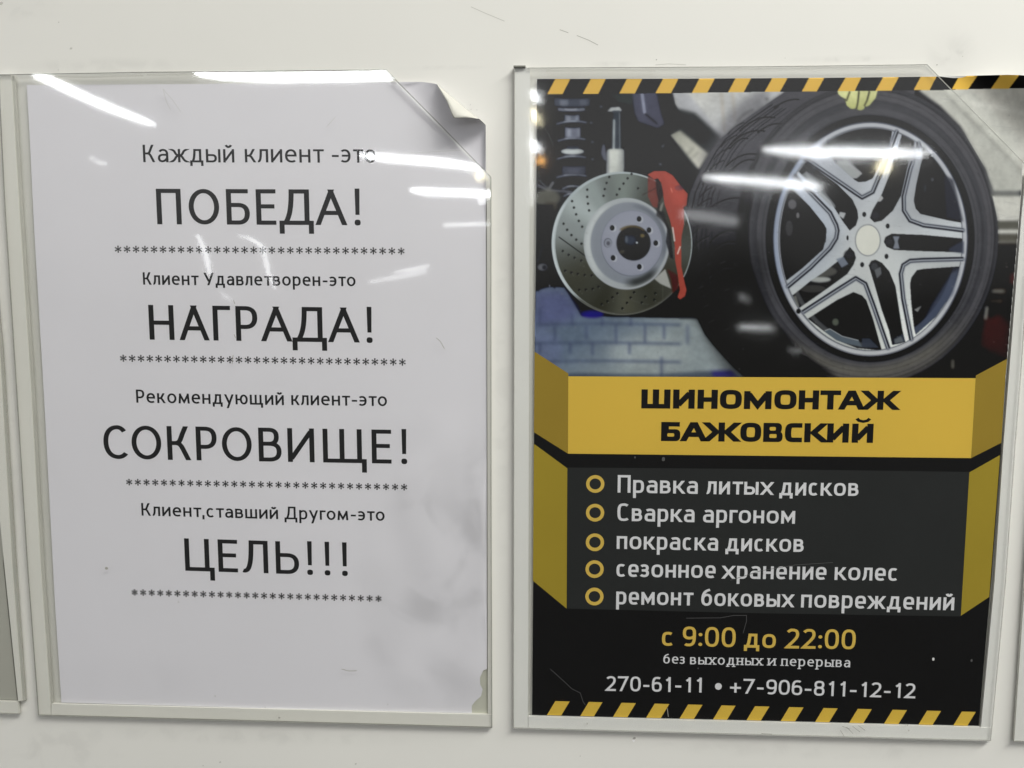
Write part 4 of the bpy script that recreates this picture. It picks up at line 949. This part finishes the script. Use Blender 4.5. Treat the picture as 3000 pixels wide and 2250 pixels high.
ln(PL(B3, '520,262 760,435'), 3, (30, 32, 32), .9, .6); ln(PL(B3, '1360,540 1360,780'), 2, (90, 90, 84), .8)
poly(PL(B3, '1290,600 1380,520 1430,680 1340,640'), (176, 178, 176), .9, 2); poly(PL(B3, '1395,520 1480,570 1490,680 1440,720 1425,600'), (82, 42, 36), .9, 3)
# hat of the disc
ell(1836, 714, 125.5, 134.5, (120, 126, 132)); ell(1834, 713, 124, 133, (170, 176, 180))
ell(1836, 714, 122, 131, (196, 202, 204), .8, 6, inner=.80, ang=(110, 235, 20)); ell(1842, 712, 112, 120, (134, 140, 150), .9, 4)
ell(1840, 716, 117, 124, (54, 56, 56), .85, 8, inner=.82, ang=(262, 325, 18)); ell(1836, 714, 125, 134, (176, 180, 186), .9, 1.5, inner=.965, ang=(230, 60, 10)); ell(1845, 714, 108, 118, (104, 110, 120), .7, 5, inner=.9, ang=(330, 90, 20))
ell(1851, 713, 91, 97, (116, 122, 134)); ell(1851, 712, 89, 95, (146, 150, 164)); ell(1851, 712, 86, 92, (154, 158, 172), .6, 8); ell(1840, 690, 60, 40, (166, 170, 182), .4, 18)
for x, y in ((950, 187), (1168, 115), (1248, 205), (1303, 310), (1170, 502), (957, 430)):
    ell(*B3(x+8, y+4), 9, 10, (190, 194, 202), .8, 1.2); ell(*B3(x, y), 6.8, 8, (24, 26, 34), 1, .8)
ell(*B3(915, 308), 12, 14, (96, 100, 112)); ell(*B3(917, 310), 10.5, 12.5, (140, 144, 156)); ell(*B3(918, 312), 5, 6, (88, 90, 100), 1, 1)
ell(1856, 712, 50, 51, (34, 34, 36), 1, 1.5); ell(1850, 690, 44, 30, (104, 92, 66), .8, 2, ang=(20, 150, 12)); ell(1853, 697, 41, 30, (22, 22, 24), 1, 2)
ell(1857, 717, 46, 45, (26, 30, 38), 1, 1); ell(1848, 704, 16, 14, (66, 74, 90), .8, 7); ell(1866, 711, 3, 3, (200, 204, 210), 1, .8); ell(*B3(1065, 280), 4, 12, (110, 118, 130), .8, 3)
ell(*B3(1195, 250), 7, 6, (120, 108, 76), .9, 2); ell(*B3(1030, 380), 8, 6, (84, 80, 70), .8, 2)
# red caliper
poly(PL(A, '1235,1000 1290,970 1380,970 1440,1005 1500,1085 1562,1155 1552,1250 1530,1262 1532,1400 1512,1500 1505,1659')+PL(B3, '1510,330 1510,500 1535,620 1552,690 1540,740 1500,768 1478,750 1498,690 1480,560 1460,450 1455,300 1420,130 1375,0')+PL(A, '1365,1180 1350,1080 1320,1030 1290,1040'), (164, 82, 72), 1, .8)
poly(PL(A, '1240,1010 1290,1040 1330,1090 1320,1270 1280,1260 1240,1180'), (128, 68, 62), .85, 2); poly(PL(A, '1300,1050 1345,1060 1365,1160 1330,1230 1310,1150'), (52, 34, 32), .9, 2)
poly(PL(A, '1325,1220 1305,1330 1340,1360 1375,1400 1400,1440 1380,1330'), (44, 44, 46), .8, 3); ln(PL(A, '1195,1165 1320,1100'), 2, (60, 44, 42), .9, 1)
ell(*A(1490, 1108), 12, 8, (86, 60, 76), .9, 2); poly(PL(A, '1380,990 1440,1010 1540,1160 1530,1250 1440,1240 1400,1100'), (186, 92, 80), .5, 6)
ln(PL(A, '1425,1110 1435,1140'), 2.5, (226, 150, 136), .8, .8); ln(PL(A, '1440,1430 1455,1535'), 4.5, (206, 202, 200), .9, .8); ln(PL(A, '1480,1640 1500,1585'), 4, (222, 206, 200), .9, .8)
poly(PL(A, '1370,1210 1340,1250 1330,1290 1350,1300'), (150, 150, 144), .8, 1.5)
poly(PL(B3, '1385,130 1420,200 1446,440 1420,430 1385,300 1395,200'), (38, 38, 42), .85, 2)
# slight print softness and noise
keep_ = 1-.8*np.clip(blur(((np.hypot((gxp-2550)/285, (gyp-700)/344) < 1) | (np.hypot((gxp-1822)/206, (gyp-713)/210) < 1)).astype(float), 3), 0, 1)
for sc_n, am in ((5, .035), (14, .045), (34, .05)):
    q_ = rng.rand(NYp//sc_n+3, NXp//sc_n+3); q_ = np.repeat(np.repeat(q_, sc_n, 0), sc_n, 1)[:NYp, :NXp]; q_ = box(box(q_, sc_n*.6), sc_n*.5)
    IMG *= (1+am*(q_-.5)*2*keep_)[..., None]
q_ = box(rng.rand(NYp, NXp), 1); q2_ = np.zeros_like(q_)
for k_ in range(8): q2_ += np.roll(q_, k_*3, 1)
IMG += ((q2_/8-.5)*10*keep_)[..., None]
for k_ in range(420):          # hairline scuffs of the printed sheet
    x_ = X0+rng.rand()*(X1-X0); y_ = Y0+60+rng.rand()*820; a_ = rng.rand()*.5-.15; L_ = 8+rng.rand()*55
    ln([(x_, y_), (x_+L_*math.cos(a_), y_+L_*math.sin(a_))], 1.1, (128, 130, 134), .10+.16*rng.rand(), 0)
for k_ in range(150):
    x_ = X0+rng.rand()*(X1-X0); y_ = Y0+60+rng.rand()*820; ell(x_, y_, 1.2+rng.rand()*1.3, 1.2+rng.rand(), (132, 132, 132), .25+.3*rng.rand())
IMG = np.clip(IMG, 0, 255)
IMG = blur(IMG, 1)*.5+IMG*.5
IMG *= (0.985+0.03*blur(rng.rand(NYp, NXp), 1)[..., None])
# hazard stripes over the photograph
SAVE_BAND = True
top = lambda x: np.interp(x, [1573, 2000, 2200, 2748, 2850, 2950, 2985, 3012, 3062], [231, 230.5, 229, 224, 221.5, 219, 219.5, 222, 228])-3
bot = lambda x: np.interp(x, [1573, 2000, 2200, 2748, 2850, 2950, 3000, 3062], [276.5, 272.5, 269.5, 264, 261, 259.3, 259, 262])
mb = gyp < bot(gxp)
IMG[mb] = (24, 23, 25)
tops = [(1627, 1671, 1603, 1648), (1731, 1775, 1707, 1753), (1837, 1882, 1814, 1860), (1943, 1988, 1920, 1966), (2049, 2095, 2027, 2072), (2155, 2201, 2133, 2179), (2263, 2308, 2240, 2285), (2371, 2416, 2349, 2393), (2478, 2524, 2454, 2504), (2588, 2634, 2565, 2612), (2698, 2744, 2676, 2723), (2811, 2864, 2788, 2836), (2932, 2987, 2903, 2956)]
for a, b, c, d in tops:
    ya, yb = float(top((a+b)/2)), float(bot((c+d)/2)); f_ = 3/45.
    poly([(a+(a-c)*f_, ya), (b+(b-d)*f_, ya), (d, yb), (c, yb)], (222, 184, 92), 1, 0)
poly([(1556, 217), (1573, 217), (1571, 700), (1566, 1112), (1556, 1112)], (22, 23, 28), 1, 0)
# downsample to the sheet grid and link as one printed layer
h2, w2 = NYp//2, NXp//2
I2 = IMG[:h2*2, :w2*2].reshape(h2, 2, w2, 2, 3).mean((1, 3)); gX = gxp[:h2*2, :w2*2].reshape(h2, 2, w2, 2).mean((1, 3)); gY = gyp[:h2*2, :w2*2].reshape(h2, 2, w2, 2).mean((1, 3))
lin = s2l(255*np.clip(I2/255, 0, 1)**1.10); lin = np.clip((lin-0.018)/0.84, 0.004, 0.9)
PB = [(x, y) for x, y in pb]
inside = inpoly(PB, gX, gY) & (gY < 1111)
def print_layer():
    ident = -np.ones(inside.shape, int)
    c = inside[:-1, :-1] & inside[1:, :-1] & inside[:-1, 1:] & inside[1:, 1:]
    use = np.zeros(inside.shape, bool)
    for dy in (0, 1):
        for dx in (0, 1): use[dy:dy+c.shape[0], dx:dx+c.shape[1]] |= c
    ident[use] = np.arange(use.sum())
    xs, ys = gX[use].copy(), gY[use].copy()
    # pull the border of the layer exactly onto the sheet's outline
    ny = np.interp(xs, [1573, 1900, 2200, 2480, 2748, 2850, 2950, 2985, 3012, 3060], [231, 230.5, 229, 227, 224, 221.5, 219, 219.5, 222, 228])
    ys = np.where(ys < ny+2.6, ny+.4, ys)
    lx = np.interp(ys, [231, 700, 1100, 1700], [1573, 1570, 1565, 1562]); xs = np.where(xs < lx+2.6, lx+.4, xs)
    P = unp(xs, ys, h_poster(xs, ys)+EPS)
    yy, xx = np.nonzero(c)
    q = np.stack([ident[yy, xx], ident[yy+1, xx], ident[yy+1, xx+1], ident[yy, xx+1]], 1)
    me = bpy.data.meshes.new('photo_print'); n = len(P); m_ = len(q)
    me.vertices.add(n); me.vertices.foreach_set('co', (P-np.array(parent_loc(poster))).ravel())
    me.loops.add(m_*4); me.loops.foreach_set('vertex_index', q.ravel().astype(np.int32))
    me.polygons.add(m_); me.polygons.foreach_set('loop_start', np.arange(0, m_*4, 4, dtype=np.int32)); me.polygons.foreach_set('loop_total', np.full(m_, 4, np.int32))
    me.update(); me.validate()
    me.polygons.foreach_set('use_smooth', np.ones(len(me.polygons), bool))
    ca = me.color_attributes.new('print', 'FLOAT_COLOR', 'POINT')
    cc = np.ones((n, 4)); cc[:, :3] = lin[use]; ca.data.foreach_set('color', cc.ravel().astype(np.float32))
    m2 = bpy.data.materials.new('photo_ink'); m2.use_nodes = True; t2 = m2.node_tree; b = t2.nodes['Principled BSDF']
    at = N(t2, 'ShaderNodeAttribute'); at.attribute_name = 'print'; t2.links.new(at.outputs['Color'], b.inputs['Base Color'])
    b.inputs['Roughness'].default_value = .5; b.inputs['Specular IOR Level'].default_value = .12
    me.materials.append(m2)
    o = bpy.data.objects.new('photo_print', me); COL.objects.link(o); o.parent = poster
print_layer()

# lower half: flat graphics
flat('print_ground', [(1565.3, 1110), (2946, 1110), (2929, 1370), (2905, 1690), (2882, 1950), (2867.5, 2126.5), (2200, 2110.5), (1700, 2098.5), (1558.5, 2094.5), (1562, 1700)], m_black, HP)
flat('banner', [(1665, 1102.5), (2859, 1108), (2852, 1225), (2845, 1342), (1664, 1329)], m_yel, HP2)
flat('banner_side', [(1566, 1030), (1665, 1094), (1665, 1103), (1664, 1329), (1564, 1266)], m_olive, HP3)
flat('banner_side', [(2859, 1100), (2951, 1051), (2946, 1100), (2934, 1297), (2845, 1342), (2852, 1225)], m_olive, HP3)
flat('list_panel', [(1662, 1369.5), (2200, 1374), (2840, 1382.5), (2815, 1806), (2200, 1796), (1661, 1783)], m_dgrey, HP2)
flat('banner_side', [(1564, 1300), (1662, 1372), (1660, 1783), (1561, 1701)], m_olive2, HP3)
flat('banner_side', [(2840, 1384), (2930, 1333), (2898, 1749), (2815, 1804)], m_olive2, HP3)
bt = [(1627, 1669), (1725, 1765), (1821, 1863), (1918, 1961), (2016, 2058), (2114, 2155), (2212, 2254), (2312, 2354), (2413, 2454), (2513, 2554), (2615, 2657), (2716, 2757), (2818, 2859)]
for a, b in bt:
    y_ = lambda x: 2054+(x-1630)*.0258
    yb_ = lambda x: 2095.3+(x-1603)*.0252
    flat('warning_stripe', [(a, y_(a)), (b, y_(b)), (b-25, yb_(b-25)), (a-25, yb_(a-25))], m_yel, HP2)
for cx, cy in ((1743.9, 1417.8), (1743.4, 1502), (1742.9, 1588.7), (1742, 1667.3), (1741.5, 1747.6)):
    q = stroke_quads([(cx+21.8*math.cos(t*math.pi/24), cy+21*math.sin(t*math.pi/24)) for t in range(48)], 4.9, True)
    V, Fc = union(q); i = Ink(); i.raw(V, Fc); i.build('ring_bullet', m_yel2, poster, HP3)
i_ = Ink(); letters(i_, HV, [('Ш', 1878.6, 1963.6), ('И', 1971.5, 2034.8), ('Н', 2043, 2102), ('О', 2108.5, 2172.5), ('М', 2179, 2259.7), ('О', 2267.6, 2332.7), ('Н', 2339.2, 2398.2), ('Т', 2401.8, 2462.2), ('А', 2458.6, 2529.8), ('Ж', 2529, 2627.5)], ((1878, 1196.5), (2627, 1201)), 56, 18.5, 13.5, .8); i_.build('text_line', m_black, poster, HP3)
i_ = Ink(); letters(i_, HV, [('Б', 1936.4, 1992.5), ('А', 1995.4, 2068.5), ('Ж', 2065, 2162), ('О', 2168, 2229.4), ('В', 2235.4, 2292.2), ('С', 2298.7, 2349), ('К', 2355.5, 2418.8), ('И', 2422.4, 2485.7), ('Й', 2494.8, 2557.3)], ((1936, 1292), (2557, 1297.5)), 56, 18.5, 13.5, .8); i_.build('text_line', m_black, poster, HP3)
LS = dict(tab=SQ, m=m_white, parent=poster, hf=HP3, cap=51.5, xh=37.5, wx=8.5, wy=6.9, k=.72, gap=.19)
line([('Правка', 1809.3, 2043.9, 1443, 1447), ('литых', 2066, 2263.6, 1447.5, 1450), ('дисков', 2283, 2514.4, 1451, 1453)], **LS)
line([('Сварка', 1808.5, 2034.4, 1526, 1530), ('аргоном', 2059.4, 2328.7, 1530.5, 1534.5)], **LS)
line([('покраска', 1806.6, 2103.3, 1608, 1613.5), ('дисков', 2125, 2353.9, 1614.5, 1617)], **LS)
line([('сезонное', 1805.8, 2096, 1689.5, 1694), ('хранение', 2116.9, 2420.3, 1695, 1698.5), ('колес', 2444.7, 2629.7, 1699, 1702)], **LS)
line([('ремонт', 1805, 2031, 1770.5, 1774), ('боковых', 2054, 2323.8, 1774.5, 1779), ('повреждений', 2346.3, 2794.6, 1779.5, 1788)], **LS)
LT = dict(LS); LT.update(cap=58, xh=41, wx=9.2, wy=7.8, m=m_yel2)
line([('с', 1939, 1972.6, 1891.6, 1892.5), ('9:00', 1999.7, 2154.5, 1893, 1896.5), ('до', 2179.5, 2272.3, 1897, 1899), ('22:00', 2301, 2505.6, 1899.5, 1902.5)], **LT)
LF = dict(LS); LF.update(cap=29, xh=21, wx=4.6, wy=3.0, serif=5.2, tab=G, k=.58, gap=.28)
line([('без', 1943, 2005.9, 1943.5, 1945), ('выходных', 2021.4, 2233.7, 1946, 1949.5), ('и', 2249.5, 2271.6, 1949.5, 1950), ('перерыва', 2288.6, 2490.4, 1950.5, 1955)], **LF)
LN = dict(LS); LN.update(cap=43.5, xh=31, wx=6.9, wy=5.9, gap=.17)
line([('270-61-11', 1774.4, 2061, 2024, 2029), ('+7-906-811-12-12', 2137, 2681, 2031, 2046)], **LN)
i_ = Ink(); i_.raw(*union([[(2104.6+10*math.cos(t*math.pi/12), 2011+10*math.sin(t*math.pi/12)) for t in range(24)]])); i_.build('bullet_dot', m_white, poster, HP3)

# ------------------------------------------------------------------ scratches, scuffs and chips
marks('scratch', wall, [[(1640, 87), (1665, 96)], [(1690, 104), (1725, 118), (1752, 132)]], m_mark, 0.03*MM, 1.6)
marks('scratch', wall, [[(1380, 20), (1420, 38), (1478, 62)], [(1920, 190), (1960, 187), (2010, 190)]], m_mark2, 0.03*MM, 1.8)
for x, y, r, m_ in ((172, 65, 1.6, m_mark), (208, 142, 4, m_mark2), (1923, 175, 2, m_mark), (2745, 190, 2.2, m_mark), (1380, 320, 1.4, m_mark), (1378, 307, 1.2, m_mark), (1397, 322, 1.2, m_mark), (3, 10, 6, m_mark2), (1042, 2238, 3, m_mark2), (645, 2233, 3, m_mark2), (1532, 1800, 3, m_mark2), (595, 2243, 2, m_mark2), (2820, 165, 2, m_mark2), (1858, 2163, 4.5, m_mark), (171, 205, 1.4, m_mark), (2300, 170, 1.5, m_mark2), (1700, 2215, 1.8, m_mark2)):
    i = Ink(); i.raw(*union([[(x+r*(1+.35*math.sin(5*t))*math.cos(t*math.pi/5), y+r*.8*math.sin(t*math.pi/5)) for t in range(10)]])); i.build('speck', m_, wall, 0.03*MM)
i = Ink(); i.raw(*union([[(1851, 2169), (1857, 2166), (1861, 2169), (1857, 2175)]])); i.build('chip', mat('bright_chip', (.92, .92, .9), .4), wall, .05*MM)
HO = H_OUT+0.015*MM
marks('scratch', p1, [[(477, 260), (503, 290), (530, 328)], [(478, 262), (488, 300), (500, 322)], [(957, 372), (982, 343)], [(1140, 453), (1350, 440)]], m_marklt, HO, 1.3)
marks('scratch', p1, [[(684, 880), (688, 890)], [(686, 980), (690, 990)], [(683, 1040), (680, 1066)], [(1001, 1960), (1022, 1966), (1045, 1965)], [(1278, 990), (1290, 1000), (1302, 1022)]], m_mark, HO, 1.8)
for x, y, r in ((818, 2103, 3.2), (630, 2039, 2), (523, 1764, 2), (312, 1665, 5), (777, 2072, 1.6), (1136, 2064, 1.4)):
    i = Ink(); i.raw(*union([[(x+r*math.cos(t*math.pi/5), y+r*.8*math.sin(t*math.pi/5)) for t in range(10)]])); i.build('speck', m_mark, p1, HO)
marks('scratch', p2, [[(2010, 1811), (2110, 1810), (2150, 1803), (2187, 1803), (2187, 1820), (2177, 1855)], [(1612, 1960), (1640, 1985), (1662, 2005), (1675, 2018), (1700, 2030), (1708, 2055), (1715, 2066)],
    [(2140, 1700), (2230, 1672), (2330, 1655), (2440, 1648)], [(1590, 370), (1608, 395), (1620, 425)], [(2340, 370), (2375, 335)]], m_markmid, HO, 1.3)
marks('scratch', p2, [[(1955, 2075), (1958, 2100)], [(2468, 2128), (2490, 2136)], [(2480, 2130), (2500, 2150)], [(2498, 2128), (2520, 2145)], [(2462, 2140), (2474, 2158)], [(2515, 2126), (2535, 2140)], [(2230, 2149), (2262, 2151)], [(1704, 2137), (1712, 2140)]], m_mark, HO, 1.5)
for x, y, r, m_ in ((2734, 1931, 4.5, m_marklt), (1943, 1345, 6, m_markmid), (2846, 1935, 4, m_markmid), (2658, 2124, 2.5, m_mark2), (2662, 2140, 3, m_mark2), (1720, 2120, 3, m_mark2), (2045, 1958, 2, m_markmid), (1860, 1340, 3, m_markmid)):
    i = Ink(); i.raw(*union([[(x+r*(.8+.2*math.sin(7*t))*math.cos(t*math.pi/6), y+r*math.sin(t*math.pi/6)) for t in range(12)]])); i.build('smudge', m_, p2, HO)

# ------------------------------------------------------------------ lamps of the room and added emitters, seen mirrored in the acrylic
def mirror_point(X, Y, dist):
    P = unp(X, Y, H_OUT); d = ray(X, Y); d = d/np.linalg.norm(d)
    r = np.array([d[0], -d[1], d[2]]); t = dist/abs(r[1])
    return P+r*t, t
LAB = iter(['long tube lamp mirrored as the upper white streak over the alloy wheel', 'tube lamp mirrored as the lower white streak over the tyre tread', 'warm bulb mirrored just under the upper streak on the wheel', 'faint tube lamp mirrored as a grey band beside the red caliper',
 'added dim emitter for a floor reflection, mirrored as a short streak low on the tyre', 'small added emitter for a floor reflection, mirrored on the tyre above the short streak', 'smallest added emitter for a floor reflection, mirrored near the bottom of the tyre', 'tube lamp mirrored as the slanting streak at the top left of the slogan sheet',
 'tube lamp mirrored as the wide white band along the top edge of the left pocket', 'tube lamp mirrored as the streak crossing the end of the first slogan line', 'tube lamp mirrored as the streak right of the largest first word', 'warm bulb mirrored at the cut corner of the left pocket',
 'dim bulb mirrored under the right hand streak of the left pocket', 'tiny lamp mirrored as the upper of two flecks left of the first slogan line', 'tiny lamp mirrored as the lower of two flecks left of the first slogan line', 'dim tube lamp mirrored as a thin bar at the right edge of the slogan sheet',
 'short lamp mirrored as the slanting fleck right of the second small slogan', 'faint lamp mirrored as the pale wedge under the slanting fleck', 'added curved emitter shaped to mirror as the left arc across the first asterisk row', 'added curved emitter shaped to mirror as the right arc across the first asterisk row', 'faint lamp mirrored as a smear above the second large word',
 'added emitter for an edge warp reflection, mirrored as the topmost white spot left of the coil spring', 'added warm emitter for an edge warp reflection, mirrored as the second spot left of the coil spring', 'added emitter for an edge warp reflection, mirrored as the lower white spot left of the coil spring', 'added orange emitter for an edge warp reflection, mirrored left of the lowest spring coil', 'dim lamp mirrored as the thin line along the left margin of the poster'])
def lamp(pts, thick, m, dist=4.0, name='tube_emitter', label=None):
    label = next(LAB)
    P = []; T = []
    for x, y in pts:
        p, t = mirror_point(x, y, dist); P.append(Vector(p)); T.append(t)
    n = len(P); V = []; Fc = []; K = 10
    for i, p in enumerate(P):
        d = (P[min(i+1, n-1)]-P[max(i-1, 0)]).normalized() if n > 1 else Vector((1, 0, 0))
        a = d.cross(Vector((0, 1, 0))).normalized(); b = d.cross(a).normalized()
        r = (thick[i] if isinstance(thick, (list, tuple)) else thick)/2/F*T[i]
        for k in range(K):
            t = 2*math.pi*k/K; V.append(p+(a*math.cos(t)+b*math.sin(t))*r)
    for i in range(n-1):
        for k in range(K): Fc.append((i*K+k, i*K+(k+1) % K, (i+1)*K+(k+1) % K, (i+1)*K+k))
    Fc.append(tuple(range(K))[::-1]); Fc.append(tuple((n-1)*K+k for k in range(K)))
    c = sum(P, Vector())/n
    o = empty(name, tuple(c)); tag(o, label, 'lamp', 'lamps of the workshop behind the camera')
    mesh('glowing_tube', [v for v in V], Fc, m, o)
    return o
def bulb(x, y, r, m, dist=4.0, **k):
    lamp([(x-r, y), (x-r*.5, y), (x, y), (x+r*.5, y), (x+r, y)], [r*.4, r*1.6, r*2, r*1.6, r*.4], m, dist, 'spot_emitter', **k)
lamp([(2236, 437), (2330, 443), (2500, 447), (2650, 449), (2724, 449)], [8, 26, 28, 26, 6], m_tube)
lamp([(2062, 517), (2120, 523), (2300, 537), (2380, 543), (2414, 547)], [6, 18, 22, 20, 5], m_tube)
bulb(2588, 488, 22, m_tube_warm)
lamp([(1995, 628), (2060, 634), (2160, 650)], [26, 30, 24], m_tube_faint)
lamp([(2166, 958), (2262, 962)], [11, 13], m_tube_dim); lamp([(2166, 866), (2192, 880)], 10, m_tube_faint); lamp([(2315, 1025), (2345, 1030)], 8, m_tube_faint)  # emitters added to imitate faint reflections coming off the floor
lamp([(104, 214), (200, 262), (330, 320), (430, 358), (452, 365)], [18, 23, 21, 14, 4], m_tube)
lamp([(570, 214), (640, 222), (800, 226), (1000, 224), (1160, 218)], [7, 18, 26, 28, 28], m_tube)
lamp([(1056, 455), (1130, 463), (1270, 473), (1400, 490), (1436, 496)], [8, 24, 26, 22, 16], m_tube)
lamp([(1202, 556), (1240, 561), (1350, 565), (1450, 569)], [8, 20, 22, 22], m_tube)
bulb(1408, 514, 17, m_tube_warm); bulb(1412, 588, 13, m_tube_dim)
lamp([(264, 461), (272, 465)], 7, m_tube_dim); lamp([(280, 474), (310, 479)], 7, m_tube_dim)
lamp([(1300, 660), (1440, 655)], 9, m_tube_dim); lamp([(1155, 797), (1210, 790), (1258, 780)], [4, 9, 6], m_tube_dim)
lamp([(1080, 826), (1160, 812), (1250, 796)], [8, 14, 10], m_tube_faint)
lamp([(579, 690), (592, 715), (604, 750), (611, 778), (616, 806)], [8, 11, 12, 12, 5], m_tube_dim)  # added emitter, bent to draw the left arc a dented sheet would mirror
lamp([(698, 690), (738, 702), (768, 722), (778, 760), (786, 800), (806, 846)], [3, 8, 12, 12, 10, 5], m_tube_dim)  # second added emitter, bent to draw the right arc
lamp([(645, 855), (662, 868), (680, 880)], [3, 9, 3], m_tube_faint)
lamp([(1556, 270), (1572, 282), (1582, 300)], [10, 24, 12], m_tube); lamp([(1560, 320), (1572, 345), (1585, 368)], [12, 22, 6], m_tube_warm)  # emitters added to imitate spots mirrored by the warped sheet edge
lamp([(1558, 415), (1572, 432), (1585, 445)], [12, 24, 10], m_tube); bulb(1584, 471, 12, m_orange)  # two more added emitters, white and orange, for the warped edge's spots
lamp([(1555, 360), (1558, 600)], [7, 6], m_tube_dim)
